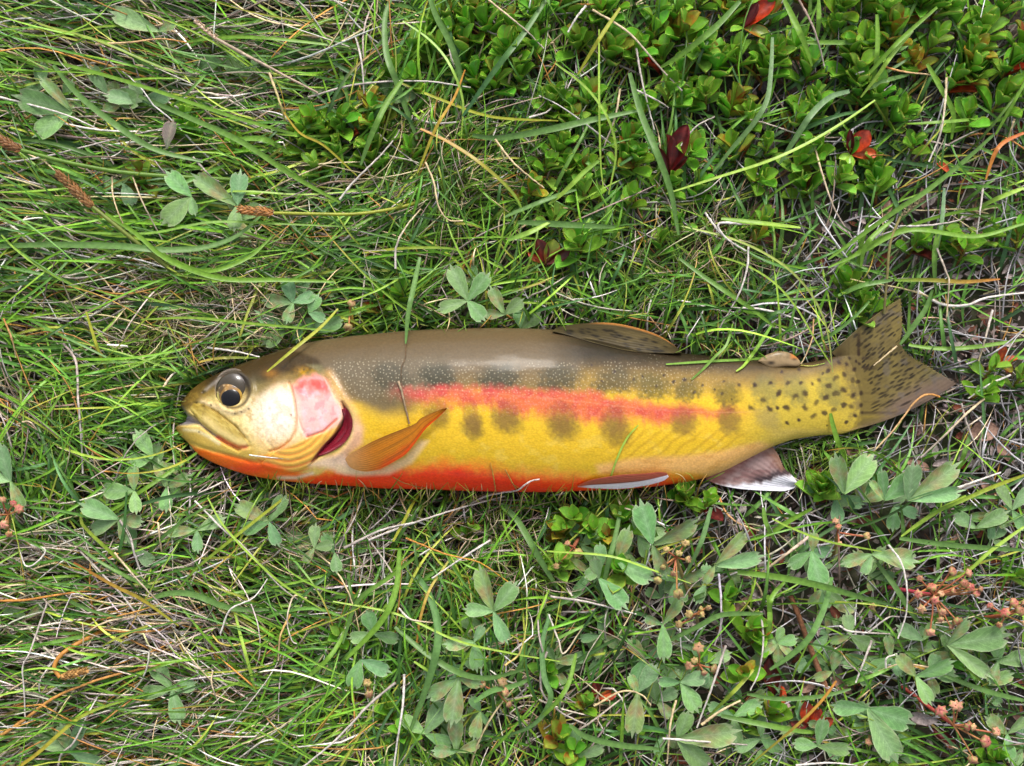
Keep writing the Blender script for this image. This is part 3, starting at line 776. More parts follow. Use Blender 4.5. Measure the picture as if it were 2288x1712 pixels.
# pectoral fin
def pec_col(X, Y, u, v):
    c = base_c((208, 132, 30), X)
    c = mixc(c, (150, 104, 38), 0.6 * sstep(0.35, 0.0, v))
    c = mixc(c, (232, 80, 14), 0.9 * sstep(0.55, 1.0, v + 0.2 * (fbm(X / 20, Y / 20) - .5)) * sstep(0.15, 0.4, u))
    c = mixc(c, (214, 168, 110), 0.8 * sstep(0.3, 0.0, u))
    c = mixc(c, (130, 84, 30), 0.4 * sstep(0.62, 0.8, np.sin(v * 16 + 2 * u)) * sstep(0.2, 0.5, u))
    return c
pec_lead = z1([(1480, 1128), (1500, 1102), (1600, 1040), (1700, 985), (1800, 940), (1900, 900), (2050, 840)]) + z2([(330, 868), (430, 820), (505, 790), (548, 782)])
pec_trail = z1([(1484, 1140), (1510, 1185), (1560, 1215), (1650, 1232), (1750, 1215)]) + z2([(30, 1268), (130, 1212), (210, 1160), (270, 1090), (320, 1020), (380, 945), (470, 865), (546, 790)])
fin("pectoral_fin", pec_lead, pec_trail,
    lambda X, Y, u, v: bodyZ(X, Y, False) + 0.0012 + 0.0042 * np.sin(np.pi * np.clip(u, 0, 1) * 0.62) * (0.65 + 0.35 * (1 - v)),
    pec_col, nu=80, nv=90, rays=13, rcon=.16, amp=0.00005, thick=0.0004)

# pelvic fin, folded along the belly, white leading ray
def pel_col(X, Y, u, v):
    c = base_c((176, 92, 70), X)
    c = mixc(c, (120, 60, 46), 0.6 * sstep(0.5, 0.8, np.sin(v * 14)))
    c = mixc(c, (226, 120, 92), 0.5 * sstep(0.3, 0.0, v))
    c = mixc(c, (236, 234, 240), 0.97 * sstep(0.56, 0.66, v + 0.10 * sstep(0.6, 1, u)))
    c = mixc(c, (206, 90, 60), 0.7 * sstep(0.16, 0.02, u))
    return c
pel_a = z3([(150, 1455), (250, 1415), (380, 1388), (520, 1368), (700, 1358), (820, 1345), (885, 1352)])
pel_b = z3([(150, 1470), (260, 1478), (420, 1484), (560, 1478), (720, 1455), (850, 1420), (900, 1385)])
fin("pelvic_fin", pel_a, pel_b, lambda X, Y, u, v: bodyZ(X, np.minimum(Y, yB(X) - 3), False) + 0.0010 + 0.0022 * np.sin(np.pi * u * 0.7), pel_col, nu=60, nv=50, rays=8, amp=.00006)

# anal fin
def anal_col(X, Y, u, v):
    c = base_c((176, 148, 144), X)
    c = mixc(c, (128, 84, 82), 0.6 * sstep(0.4, 0.65, fbm(X / 16, Y / 9)))
    c = mixc(c, (150, 104, 60), 0.6 * sstep(0.28, 0.0, v))
    c = mixc(c, (206, 110, 80), 0.6 * sstep(0.2, 0.0, u))
    d = np.interp(X, [1600, 1650, 1700, 1745, 1790], [1082, 1084, 1080, 1066, 1052]) - Y + 16 * (fbm(X / 9, Y / 22) - .5)
    c = mixc(c, (60, 54, 62), 0.85 * np.exp(-((d - 8) / 9) ** 2) * sstep(1660, 1700, X))
    c = mixc(c, (238, 238, 246), 0.97 * sstep(6, -5, d))
    return c
an_low = z3([(1200, 1402), (1300, 1448), (1450, 1480), (1600, 1494), (1740, 1500), (1860, 1501), (1935, 1485), (1970, 1448)])
an_up = z3([(1690, 1100), (1720, 1110), (1765, 1150), (1800, 1200), (1822, 1250), (1850, 1310), (1905, 1360), (1968, 1436)])
fin("anal_fin", an_up, an_low, lambda X, Y, u, v: 0.0095 - 0.003 * u + 0.0012 * np.sin(6 * v) * u, anal_col, nu=60, nv=60, rays=11, amp=0.00007, tipjag=5, rcon=.1)
# the fin's base web fills under the belly edge
# dorsal fin, folded flat
def dor_col(X, Y, u, v):
    c = base_c((76, 66, 44), X)
    c = mixc(c, (104, 90, 58), 0.6 * sstep(0.45, 0.7, fbm(X / 40, Y / 12)))
    rr = random.Random(4)
    for i in range(46):
        sx = 1262 + 225 * rr.random(); k = rr.random()
        ya = np.interp(sx, [1250, 1345, 1426, 1494, 1521], [731, 724, 742, 768, 786]); yb = np.interp(sx, [1250, 1331, 1413, 1494], [746, 768, 786, 792])
        sy = ya + 6 + (yb - ya - 8) * k
        c = mixc(c, (28, 24, 24), 0.85 * np.exp(-((X - sx - 0) / 6.5) ** 2 - ((Y - sy - 0.18 * (X - sx)) / 2.2) ** 2))
    c = mixc(c, (190, 128, 66), 0.75 * sstep(0.11, 0.05, v) * sstep(0.22, 0.4, u) * sstep(0.97, 0.9, u))
    return c
dor_lead = z3([(-30, 158), (60, 138), (150, 126), (260, 116), (380, 114), (500, 126), (620, 152), (740, 188), (850, 236), (930, 290), (1005, 352)])
dor_trail = z3([(-60, 185), (60, 215), (180, 250), (300, 285), (420, 315), (540, 342), (660, 358), (770, 364), (860, 366), (940, 366), (1010, 362)])
fin("dorsal_fin", dor_lead, dor_trail,
    lambda X, Y, u, v: (0.0128 + 0.0052 * sstep(1300, 1420, 2650 - X)) * (1 - v) + v * (bodyZ(X, np.maximum(Y, yT(X) + 10), False) + 0.0004) * 1.0 + 0.0012 * np.sin(np.pi * v) * (1 - u * .5),
    dor_col, nu=110, nv=50, rays=10, amp=0.00006)

# adipose fin: small fleshy lobe
def adi(name):
    poly = z3([(1635, 432), (1690, 388), (1790, 352), (1880, 358), (1945, 392), (1985, 440), (1960, 472), (1860, 474), (1740, 486)])
    P = np.array(smooth_poly(poly, 70)); c = P.mean(0)
    R, T = np.meshgrid(np.linspace(0.01, 1, 18), np.arange(70), indexing='ij')
    XY = c + (P[T] - c) * R[..., None]; X, Y = XY[..., 0], XY[..., 1]
    zt = 0.0150 + 0.0014 * np.sqrt(np.clip(1 - R ** 2.4, 0, 1)); zb_ = 0.0150 - 0.0012 * np.sqrt(np.clip(1 - R ** 2.4, 0, 1))
    C = base_c((166, 142, 106), X)
    C = mixc(C, (120, 104, 74), 0.6 * sstep(805, 798, Y) * sstep(0.4, 0.6, fbm(X / 12, Y / 12)))
    C = mixc(C, (38, 34, 34), 0.95 * np.exp(-((X - 1723) / 9) ** 2 - ((Y - 811) / 4.5) ** 2))
    C = mixc(C, (206, 130, 60), 0.9 * sstep(1762, 1772, X) * sstep(806, 798, Y))
    C = mixc(C, (60, 40, 30), 0.8 * np.exp(-((X - 1775) / 5) ** 2 - ((Y - 803) / 3) ** 2))
    n = X.size; F = grid_faces(18, 70, wrap_v=True)
    me = mesh_np(name, np.concatenate([U(X, Y, zt).reshape(-1, 3), U(X, Y, zb_).reshape(-1, 3)]), np.vstack([F[:, ::-1], F + n]), True, np.concatenate([C.reshape(-1, 3)] * 2))
    link(name, me, M_FIN, fish)
adi("adipose_fin")

# tail fin: fan of rays from the peduncle
def build_tail():
    nv, nu = 150, 80
    root_t = catmull(z4([(690, 560), (770, 640), (830, 760), (850, 880), (840, 1000), (790, 1085), (740, 1155)]), nv)
    up = z4([(1205, 148), (1214, 250), (1216, 330), (1214, 400), (1203, 470), (1230, 530), (1290, 585), (1380, 635), (1470, 690), (1560, 745), (1622, 785)])
    edge = catmull(up, nv)
    lowmid = np.array(z4([(960, 320), (1100, 1075)]))
    u = np.linspace(0, 1, nu)[:, None, None]
    A = root_t[None]; B = edge[None]
    XY = A * (1 - u) + B * u
    # margins: belly them out to the photographed leading edges
    vv = np.linspace(0, 1, nv)[None, :, None]
    bow_up = np.array([-1.0, -0.35]) * 7; bow_lo = np.array([0.2, 1.0]) * 15
    XY = XY + np.sin(np.pi * u) * ((1 - vv) ** 3 * bow_up + vv ** 3 * bow_lo)
    X, Y = XY[..., 0].copy(), XY[..., 1].copy()
    rays = 34
    v = np.linspace(0, 1, nv)[None, :] + 0 * X; uu = np.linspace(0, 1, nu)[:, None] + 0 * X
    jag = 4.5 * (np.abs(((v * rays) % 1) - 0.5) * 2) * sstep(0.85, 1, uu)
    d = (edge - root_t); d = d / np.linalg.norm(d, axis=1)[:, None]
    X -= jag * d[None, :, 0]; Y -= jag * d[None, :, 1]
    Z = 0.0098 + 0.0042 * sstep(0.22, 0.0, uu) * np.sin(np.pi * np.clip(v, 0.02, .98)) + 0.0018 * np.sin(3.1 * v + 1.0) * uu + 0.0022 * uu * sstep(.6, 1, v) + 0.000015 * np.cos(2 * np.pi * rays * v + 3 * fbm(v * 9, uu * 3)) * sstep(0.05, .3, uu)
    c = base_c((116, 102, 62), X)
    n = fbm(X / 26, Y / 26)
    c = mixc(c, (138, 122, 66), 0.6 * sstep(0.45, 0.7, n))
    c = mixc(c, (128, 122, 66), 0.6 * sstep(2040, 2110, X) * sstep(870, 840, Y))
    c = mixc(c, (120, 100, 92), 0.8 * sstep(0.72, 0.92, v + 0.1 * (n - .5)))
    c = mixc(c, (96, 92, 96), 0.45 * sstep(0.55, 0.7, fbm(X / 18 + 7, Y / 18)) * sstep(.1, .3, uu))
    pc = paint(np.minimum(X, 1930), np.clip(Y, yT(np.minimum(X, 1930)) + 4, yB(np.minimum(X, 1930)) - 4))
    w = (sstep(0.56, 0.26, uu + 0.2 * (fbm(X / 10, Y / 10) - .5)) * sstep(-0.12, 0.1, v) * sstep(1.1, 0.9, v))[..., None]
    c = c * (1 - w) + pc * w
    # dashes that run along the rays
    rr = random.Random(8)
    V_, U_ = v, uu
    for i in range(10):
        for j_ in range(19):
            a = 0.30 + 0.67 * (i + rr.uniform(-.3, .3)) / 9.5; b = (j_ + .5 + rr.uniform(-.32, .32) + (.5 if i % 2 else 0)) / 19.5
            if rr.random() < .36 or (b > .84 and rr.random() < .85): continue
            ln = 0.026 + 0.026 * rr.random(); wd = (0.0072 + 0.0035 * rr.random()) * (1.5 - .7 * a)
            e = ((U_ - a) / ln) ** 2 + ((V_ - b) / wd) ** 2
            m = e < 6
            c[m] = mixc(c[m], (34, 28, 26), (0.55 + .35 * rr.random()) * sstep(2.0, .5, e[m]))
    rl = 0.5 + 0.5 * np.cos(2 * np.pi * rays * v)
    br_ = np.cos(2 * np.pi * 26 * v + 2.5 * (fbm(v * 7, uu * 2.5) - .5)) * .07 + np.cos(2 * np.pi * 78 * v + 4 * fbm(v * 9, uu * 3)) * .05 * uu
    c = c * (1 + br_ * sstep(.12, .35, uu))[..., None]
    Xc = np.minimum(X, 1924); Zb = bodyZ(Xc, np.clip(Y, yT(Xc) + 5, yB(Xc) - 5), False)
    Z = Z - 0.0042 * sstep(0.22, 0.0, uu) * np.sin(np.pi * np.clip(v, 0.02, .98)) - 0.0008
    k = sstep(.12, .5, uu)
    Z = (Zb - 0.0005 + 0.0007 * sstep(0, .16, uu)) * (1 - k) + Z * k
    top = U(X, Y, Z); bot = top.copy(); bot[..., 2] -= 0.0005 + 0.0012 * (sstep(0.2, 0, uu))
    nt = nu * nv
    idx = np.arange(nt).reshape(nu, nv)
    per = np.concatenate([idx[0, :], idx[1:, -1], idx[-1, -2::-1], idx[-2:0:-1, 0]]); q = np.roll(per, -1)
    F = np.vstack([grid_faces(nu, nv), grid_faces(nu, nv, nt)[:, ::-1], np.stack([per, q, q + nt, per + nt], 1)])
    link("tail_fin", mesh_np("tail_fin", np.concatenate([top.reshape(-1, 3), bot.reshape(-1, 3)]), F, True, np.concatenate([c.reshape(-1, 3)] * 2)), M_FIN, fish)
build_tail()
#FISH_END

# ------------------------------------------------------------------ ground
FISH_POLY = [tuple(p) for p in catmull(TOP[2:29:2], 60)] + z4([(760, 510), (870, 440), (1000, 330), (1130, 200), (1205, 145), (1216, 330), (1203, 470), (1400, 640), (1620, 785), (1500, 900), (1400, 960), (1200, 1040), (1000, 1080), (870, 1140)]) + \
    [(1771, 984), (1784, 1082), (1745, 1096), (1640, 1092)] + [tuple(p) for p in BOT[21::-1]]
GS = 8
gx = np.arange(300, 2240, GS); gy = np.arange(600, 1180, GS)
GX, GY = np.meshgrid(gx, gy, indexing='ij')
SD = sdf(GX, GY, FISH_POLY)
dor_poly = list(dor_lead) + list(dor_trail)[::-1]
SD = np.minimum(SD, sdf(GX, GY, dor_poly))
def fish_sd(px, py):
    i = np.clip(((px - 300) / GS), 0, len(gx) - 1.001); j = np.clip(((py - 600) / GS), 0, len(gy) - 1.001)
    i0 = i.astype(int); j0 = j.astype(int); fi = i - i0; fj = j - j0
    d = SD[i0, j0] * (1 - fi) * (1 - fj) + SD[i0 + 1, j0] * fi * (1 - fj) + SD[i0, j0 + 1] * (1 - fi) * fj + SD[i0 + 1, j0 + 1] * fi * fj
    out = (px < 300) | (px > 2230) | (py < 600) | (py > 1170)
    return np.where(out, 60, d)
def terrain(px, py):
    z = 0.010 * (fbm(px / 330 + 3, py / 330 + 7, 4) - 0.5) - 0.001
    z = z + 0.004 * sstep(700, 0, px)                             # thicker turf cushion at the left
    s = fish_sd(np.asarray(px, float), np.asarray(py, float))
    return np.where(s < 30, np.minimum(z, 0.000 - 0.002 * sstep(30, -20, s)), z)
def zcap(px, py):
    s = fish_sd(px, py)
    thick = np.interp(px, [392, 700, 1200, 1600, 1850], [0.010, 0.016, 0.018, 0.011, 0.008])
    cap = np.interp(s, [-30, -6, 6, 30, 59, 60], [0.0022, 0.0035, 0.0065, 0.014, 0.03, 0.2])
    return cap

def build_ground():
    inner = np.arange(-1200, 3500, 14.0)
    steps = 14 * 1.18 ** np.arange(1, 62); outer = np.cumsum(steps)
    ax = np.r_[inner[0] - outer[::-1], inner, inner[-1] + outer]
    inner_y = np.arange(-1200, 2900, 14.0)
    ay = np.r_[inner_y[0] - outer[::-1], inner_y, inner_y[-1] + outer]
    X, Y = np.meshgrid(ax, ay, indexing='ij')
    Z = terrain(X, Y) - 0.0040 + 0.0020 * (fbm(X / 22, Y / 22, 3) - .5)
    V = np.stack([(X - 1144) * K, (856 - Y) * K, Z], -1)
    me = mesh_np("ground", V, grid_faces(len(ax), len(ay)), True)
    link("ground", me, M_SOIL, kind="structure")
build_ground()

# ------------------------------------------------------------------ turf: direction field and density by place
#        x,    y,   angle, spread, green, straw, broad, litter
FIELD = np.array([
    (150, 100, -14, 12, 1.1, 1.5, .45, .1), (600, 150, -8, 16, .9, 1.5, .45, .1), (150, 400, -18, 20, 1.1, 1.1, .6, .2), (450, 480, -6, 22, 1.2, .8, .7, .2),
    (100, 650, 4, 20, 1.5, .7, .6, .1), (480, 690, 0, 20, 1.8, 1.3, .3, .1), (250, 850, -10, 30, 1.4, .8, .4, .1), (90, 980, 105, 35, 1.3, .9, .5, .3), (400, 1150, 45, 38, .9, .5, .5, .4),
    (150, 1300, -4, 18, .9, 1.7, .4, .2), (500, 1380, -28, 24, 1.0, 1.5, .5, .2), (150, 1600, 14, 14, .9, 1.9, .4, .1), (620, 1580, 12, 34, 1.2, 1.2, .5, .2),
    (900, 200, 75, 50, 1.2, .9, .7, .5), (1050, 480, 60, 60, 1.7, .9, .6, .3), (800, 640, -5, 35, 1.3, .6, .5, .3), (1300, 250, 80, 50, .9, .6, .8, .7), (1300, 600, 60, 50, 1.2, .7, .9, .6),
    (1700, 120, 65, 38, .6, .4, 1.2, .9), (2100, 80, 58, 30, .7, .3, 1.5, .9), (1700, 440, 55, 45, .4, .7, .8, 1.6), (2150, 380, 42, 48, .6, .8, 1.1, 1.4), (1600, 640, 35, 60, 1.0, 1.1, .8, 1.2),
    (2180, 780, 40, 60, .35, .9, .6, 2.0), (1000, 1200, 70, 60, 1.2, 1.0, .7, .5), (950, 1550, 75, 42, .8, .8, 1.0, .5), (1400, 1350, 60, 60, .7, .7, .7, 1.0), (1350, 1650, 70, 50, .6, .6, .9, .8),
    (1800, 1100, 50, 60, .6, .9, .6, 1.7), (1990, 990, 30, 60, .25, .8, .35, 2.0), (1750, 1450, 20, 65, .2, .5, .4, 2.0), (2150, 1100, 20, 60, .6, 1.1, .7, 1.5), (2150, 1550, -25, 40, 1.2, .5, .5, 1.0)], float)
FIELD[:, 4] *= np.where(FIELD[:, 7] > .85, .42, .82); FIELD[:, 5] *= np.where(FIELD[:, 7] > 1.1, .6, np.where(FIELD[:, 0] < 700, 1.0, .9)); FIELD[:, 6] *= np.where(FIELD[:, 7] > 1.2, .8, 1.0)
def field(px, py):
    px = np.asarray(px, float); py = np.asarray(py, float)
    d2 = (px[:, None] - FIELD[None, :, 0]) ** 2 + (py[:, None] - FIELD[None, :, 1]) ** 2
    w = 1 / (d2 + 90 ** 2) ** 1.6; w = w / w.sum(1, keepdims=True)
    a = np.radians(FIELD[:, 2]) * 2
    ang = 0.5 * np.arctan2((w * np.sin(a)).sum(1), (w * np.cos(a)).sum(1))
    return ang, np.radians((w * FIELD[:, 3]).sum(1)), (w @ FIELD[:, 4:])

def scatter(n, which, margin=520, hole=None):
    out = np.zeros((0, 2))
    while len(out) < n:
        p = np.stack([rng.uniform(-margin, 2288 + margin, n * 2), rng.uniform(-margin, 1712 + margin, n * 2)], 1)
        _, _, w = field(p[:, 0], p[:, 1])
        clump = 0.35 + 1.3 * sstep(0.3, 0.7, fbm(p[:, 0] / 130 + 11 * which, p[:, 1] / 130))
        keep = rng.random(len(p)) < w[:, which] / 2.0 * clump
        inside_far = fish_sd(p[:, 0], p[:, 1]) > -45
        if hole is not None: keep &= (p[:, 0] < -hole) | (p[:, 0] > 2288 + hole) | (p[:, 1] < -hole) | (p[:, 1] > 1712 + hole)
        out = np.vstack([out, p[keep & inside_far]])
    return out[:n]

def palette(cols, weights, n, jitter=0.22):
    L = np.array([lin(c) for c in cols]); w = np.array(weights, float); w /= w.sum()
    c = L[rng.choice(len(L), n, p=w)]
    return c * np.exp(rng.normal(0, jitter, (n, 1))) * np.exp(rng.normal(0, 0.05, (n, 3)))

def centre_lines(P, ang, length, S, curve, wiggle, kink=0.0):
    n = len(P)
    t = np.linspace(0, 1, S + 1)
    k0 = rng.normal(0, curve, n); k1 = rng.normal(0, wiggle, n); ph = rng.uniform(0, 6.28, n)
    th = ang[:, None] + k0[:, None] * (t[None] - 0.3) + k1[:, None] * np.sin(t[None] * 5 + ph[:, None])
    if kink:
        kk = rng.random(n) < kink; pos = rng.uniform(0.25, 0.75, n); amt = rng.normal(0, 0.9, n)
        th = th + np.where(kk[:, None] & (t[None] > pos[:, None]), amt[:, None], 0)
    step = length[:, None] / S
    dx = np.cos(th) * step; dy = -np.sin(th) * step
    x = P[:, :1] + np.cumsum(dx, 1) - dx[:, :1]; y = P[:, 1:] + np.cumsum(dy, 1) - dy[:, :1]
    mid = S // 2
    x -= (x[:, mid] - P[:, 0])[:, None]; y -= (y[:, mid] - P[:, 1])[:, None]
    return x, y, t

def ribbons(x, y, z, wid, colr, fold, roll, tri=False):
    """x,y,z: (n,S+1) plan path; wid (n,S+1) half width in m; returns verts, faces, colours"""
    n, m = x.shape
    C = U(x, y, z)
    T = np.gradient(C, axis=1); T /= np.linalg.norm(T, axis=-1, keepdims=True) + 1e-12
    up = np.array([0, 0, 1.0])
    Sd = np.cross(T, up); Sd /= np.linalg.norm(Sd, axis=-1, keepdims=True) + 1e-12
    Nn = np.cross(Sd, T)
    cr, sr = np.cos(roll)[..., None], np.sin(roll)[..., None]
    S2 = Sd * cr + Nn * sr; N2 = Nn * cr - Sd * sr
    w = wid[..., None]
    if tri:
        a = C + S2 * w * 0.87 - N2 * w * 0.5; b = C - S2 * w * 0.87 - N2 * w * 0.5; c = C + N2 * w
        V = np.stack([a, b, c], 2); nv = 3
        F = []
        base = (np.arange(n)[:, None] * m + np.arange(m - 1)[None]) * 3
        for k in range(3):
            k2 = (k + 1) % 3
            F.append(np.stack([base + k, base + k2, base + 3 + k2, base + 3 + k], -1))
    else:
        a = C + S2 * w + N2 * w * fold; b = C; c = C - S2 * w + N2 * w * fold
        V = np.stack([a, b, c], 2)
        base = (np.arange(n)[:, None] * m + np.arange(m - 1)[None]) * 3
        F = [np.stack([base + k, base + k + 1, base + 4 + k, base + 3 + k], -1) for k in range(2)]
    F = np.stack(F, 2).reshape(-1, 4)
    col = np.repeat(colr[:, :, None, :], 3, 2)
    if not tri:
        col = col * np.array([1.0, 1.18, 0.97])[None, None, :, None]
    return V.reshape(-1, 3), F, col.reshape(-1, 3)

def flip_dir(P, ang):
    """most leaves on the left half lie pointing left; elsewhere they lean up the slope"""
    d = rng.random(len(P))
    left = P[:, 0] < 850
    ang = ang.copy()
    toleft = left & (d < 0.75)
    ang[toleft] += np.pi
    other = ~left & (np.sin(ang) < 0) & (d < 0.75)
    ang[other] += np.pi
    return ang

def arch(t, n, h, z0, droop=0.5):
    """height above the soil along a blade"""
    a = rng.uniform(0.55, 1.0, n)[:, None]
    return z0[:, None] + h[:, None] * np.sin(np.pi * np.clip(t[None] * a, 0, 1) ** 0.9) * (1 - 0.25 * t[None])

def turf(name, n, which, kind, lab, cat, len_rng, w_rng, h_rng, cols, wts, mat, S=8, curve=0.5, wiggle=0.12, kink=0, tri=False, spread=1.0, tips=0.0, z0_rng=(0.001, 0.005), sel=None, margin=520, hole=None):
    P = scatter(n, which, margin, hole)
    if sel is not None: P = sel(P)
    n = len(P)
    ang, sp, _ = field(P[:, 0], P[:, 1])
    ang = ang + rng.normal(0, 1, n) * sp * spread
    ang = flip_dir(P, ang)
    Ls = rng.uniform(*len_rng, n) * np.where(P[:, 0] < 900, 1.25, 0.9)
    x, y, t = centre_lines(P, ang, Ls, S, curve, wiggle, kink)
    h = rng.uniform(0, 1, n) ** 1.3 * (h_rng[1] - h_rng[0]) + h_rng[0]
    z = terrain(x.ravel(), y.ravel()).reshape(x.shape) + arch(t, n, h, rng.uniform(*z0_rng, n))
    z = np.minimum(z, zcap(x.ravel(), y.ravel()).reshape(x.shape) + rng.uniform(-.0006, .0004, (n, 1)))
    cp = plant_cap(x, y, (rng.random(n) < (.4 if which == 2 else .24))[:, None])
    z = np.minimum(z, cp * (.75 + .25 * rng.random((n, 1))))
    wmax = rng.uniform(*w_rng, n)[:, None] * K * 0.5
    if tri: prof = (1 - 0.55 * t ** 2)[None]
    else: prof = (np.clip(1 - t, 0, 1) ** 0.55 * (0.55 + 0.45 * sstep(0, 0.25, t)))[None]
    wid = wmax * prof + 0.00002
    c = palette(cols, wts, n)
    cc = np.repeat(c[:, None, :], S + 1, 1)
    if which == 1:                                             # straw on the stony right side is weathered grey
        g = (sstep(1300, 1700, P[:, 0]) * (rng.random(n) < .7))[:, None]
        c = c * (1 - g) + (c.mean(1, keepdims=True) * np.array([1.02, .97, 1.0]) * .95) * g
        cc = np.repeat(c[:, None, :], S + 1, 1)
    if tips:
        tp = (rng.random(n) < tips)[:, None] * sstep(rng.uniform(0.45, 0.85, n)[:, None], 1.0, t[None])
        cc = cc * (1 - tp[..., None]) + lin((186, 132, 58)) * tp[..., None]
    roll = rng.normal(0, 0.35, n)[:, None] + rng.normal(0, 0.9, n)[:, None] * (t[None] - .3)
    V, F, C = ribbons(x, y, z, wid, cc, rng.uniform(.15, .7, n)[:, None, None], roll, tri)
    link(name, mesh_np(name, V, F, not tri or True, C), mat, kind="stuff", label=lab, category=cat)

GREENS = [(100, 146, 38), (72, 118, 34), (130, 168, 56), (80, 122, 48), (156, 168, 64), (52, 88, 28)]
STRAWS = [(196, 186, 172), (160, 148, 138), (206, 188, 146), (128, 112, 98), (186, 136, 70), (226, 220, 214)]

# ------------------------------------------------------------------ labels: where a thing is, told by what it lies nearest to
MARKS = {"trout's snout": (400, 930), "trout's eye": (519, 880), "trout's gill cover": (690, 900), "trout's nape": (760, 750), "trout's pectoral fin": (880, 1030), "trout's mid back": (1060, 735),
         "trout's dorsal fin": (1390, 740), "trout's adipose fin": (1740, 790), "upper tail tip": (2015, 665), "lower tail tip": (2139, 858), "trout's anal fin": (1720, 1070), "trout's pelvic fin": (1420, 1085),
         "trout's mid belly": (1100, 1098), "brown twig": (1810, 1440), "big pink seed cluster": (2120, 1340), "level brown sedge spike": (572, 472), "dark maroon curled leaf": (1498, 330),
         "scarlet leaf pair": (1930, 310), "bent tan sedge spike": (163, 1507), "top left corner": (0, 0), "top right corner": (2288, 0), "bottom left corner": (0, 1712), "bottom right corner": (2288, 1712),
         "middle of the top edge": (1144, 0), "middle of the bottom edge": (1144, 1712), "middle of the left edge": (0, 860), "largest leaf at bottom right": (1939, 1583)}
PENDING = []
def later(o, look, cat, group, x, y):
    o["category"] = cat; o["group"] = group
    PENDING.append([o, look, group, x, y])
ORD_ = ["nearest", "second nearest", "third nearest", "fourth nearest", "fifth nearest", "sixth nearest", "seventh nearest", "eighth nearest", "ninth nearest", "tenth nearest", "eleventh nearest", "twelfth nearest"]
ORD = ORD_ + [f'{k}th nearest' if k not in (21, 22, 23) else f'{k}{ {21: "st", 22: "nd", 23: "rd"}[k] } nearest' for k in range(13, 60)]
def finish_labels():
    b = {}
    for it in PENDING:
        o, look, g, x, y = it
        ds = sorted((math.hypot(x - mx, y - my), m) for m, (mx, my) in MARKS.items())
        d, m = ds[0]
        mx, my = MARKS[m]; dx, dy = x - mx, y - my
        if abs(dx) > abs(dy): w = "left of" if dx < 0 else "right of"
        else: w = "above" if dy < 0 else "below"
        it.append(d); b.setdefault((look, m, w), []).append(it)
    for (look, m, w), its in b.items():
        its.sort(key=lambda i: i[5])
        for k, it in enumerate(its):
            if len(its) == 1: it[0]["label"] = f"{look} {w} the {m}"
            else: it[0]["label"] = f"{look} {w} the {m}, {ORD[min(k, 55)]}"

# ------------------------------------------------------------------ leaf meshes
def leaf_mesh(name, W, tip, cup, bend, col, rim, rib, nl=8, toothed=False, thick=0.0, mottle=None, seed=0, mat=None):
    """unit-length leaf along +X, upper side +Z"""
    r = np.random.default_rng(seed)
    t = np.linspace(0, 1, nl + 1)
    cr = np.array([-1, -.86, -.45, 0, .45, .86, 1.0])
    if tip == 'ovate': w = W * np.sin(np.pi * np.clip(t, 0, 1) ** 0.85) ** 0.7
    elif toothed: w = W * np.interp(t, [0, .15, .4, .65, .85, .95, 1], [.10, .38, .78, 1, .92, .74, .55])
    else:
        t = np.array([0, .12, .3, .5, .68, .82, .92, .98, 1.0]); nl = 8
        w = W * 1.06 * np.array([.12, .36, .72, .96, 1, .86, .60, .30, .10])
    if tip == 'ovate': w = np.maximum(w, W * np.interp(t, [0, .05, .9, 1], [.12, .1, .1, .06]))
    w = w * (1 + r.normal(0, .03, nl + 1))
    X = np.repeat(t[:, None], 7, 1); Y = w[:, None] * cr[None]
    if toothed:
        ends = np.array([-.05, -.13, -.03, .035, -.03, -.13, -.05])
        X[-1] += ends + np.array([.0, .07, -.05, .03, -.05, .07, 0]) 
        X[-2] += ends * .4
        X[-1] += np.array([0, .02, -.03, .02, -.03, .02, 0])
    else:
        pass
    Z = cup * W * (np.abs(cr[None]) ** 1.5) * (w / W)[:, None] - bend * t[:, None] ** 2 + r.normal(0, .008, X.shape)
    C = np.tile(lin(col), X.shape + (1,))
    n = fbm(X * 5 + seed, Y * 5 + seed)
    C = C * (0.88 + .24 * n[..., None])
    if mottle is not None: C = mixc(C, mottle, sstep(.5, .68, fbm(X * 3 + seed * 3, Y * 3)) * .8)
    C[:, [0, 6]] = lin(rim) * .6 + C[:, [0, 6]] * .4; C[-1] = C[-1] * .4 + lin(rim) * .6
    C[:, 3] = C[:, 3] * .5 + lin(rib) * .5
    V = np.stack([X, Y, Z], -1).reshape(-1, 3); F = grid_faces(nl + 1, 7)[:, ::-1]; Cc = C.reshape(-1, 3)
    F = F[:, ::-1] if False else F
    if thick:
        V2 = V.copy(); V2[:, 2] -= thick * (1 - np.abs(np.tile(cr, nl + 1)) ** 4)
        nt = len(V)
        F = np.vstack([F, F[:, ::-1] + nt]); V = np.vstack([V, V2]); Cc = np.vstack([Cc, Cc * .9])
    me = mesh_np(name, V, F, True, Cc)
    me.materials.append(mat)
    return me

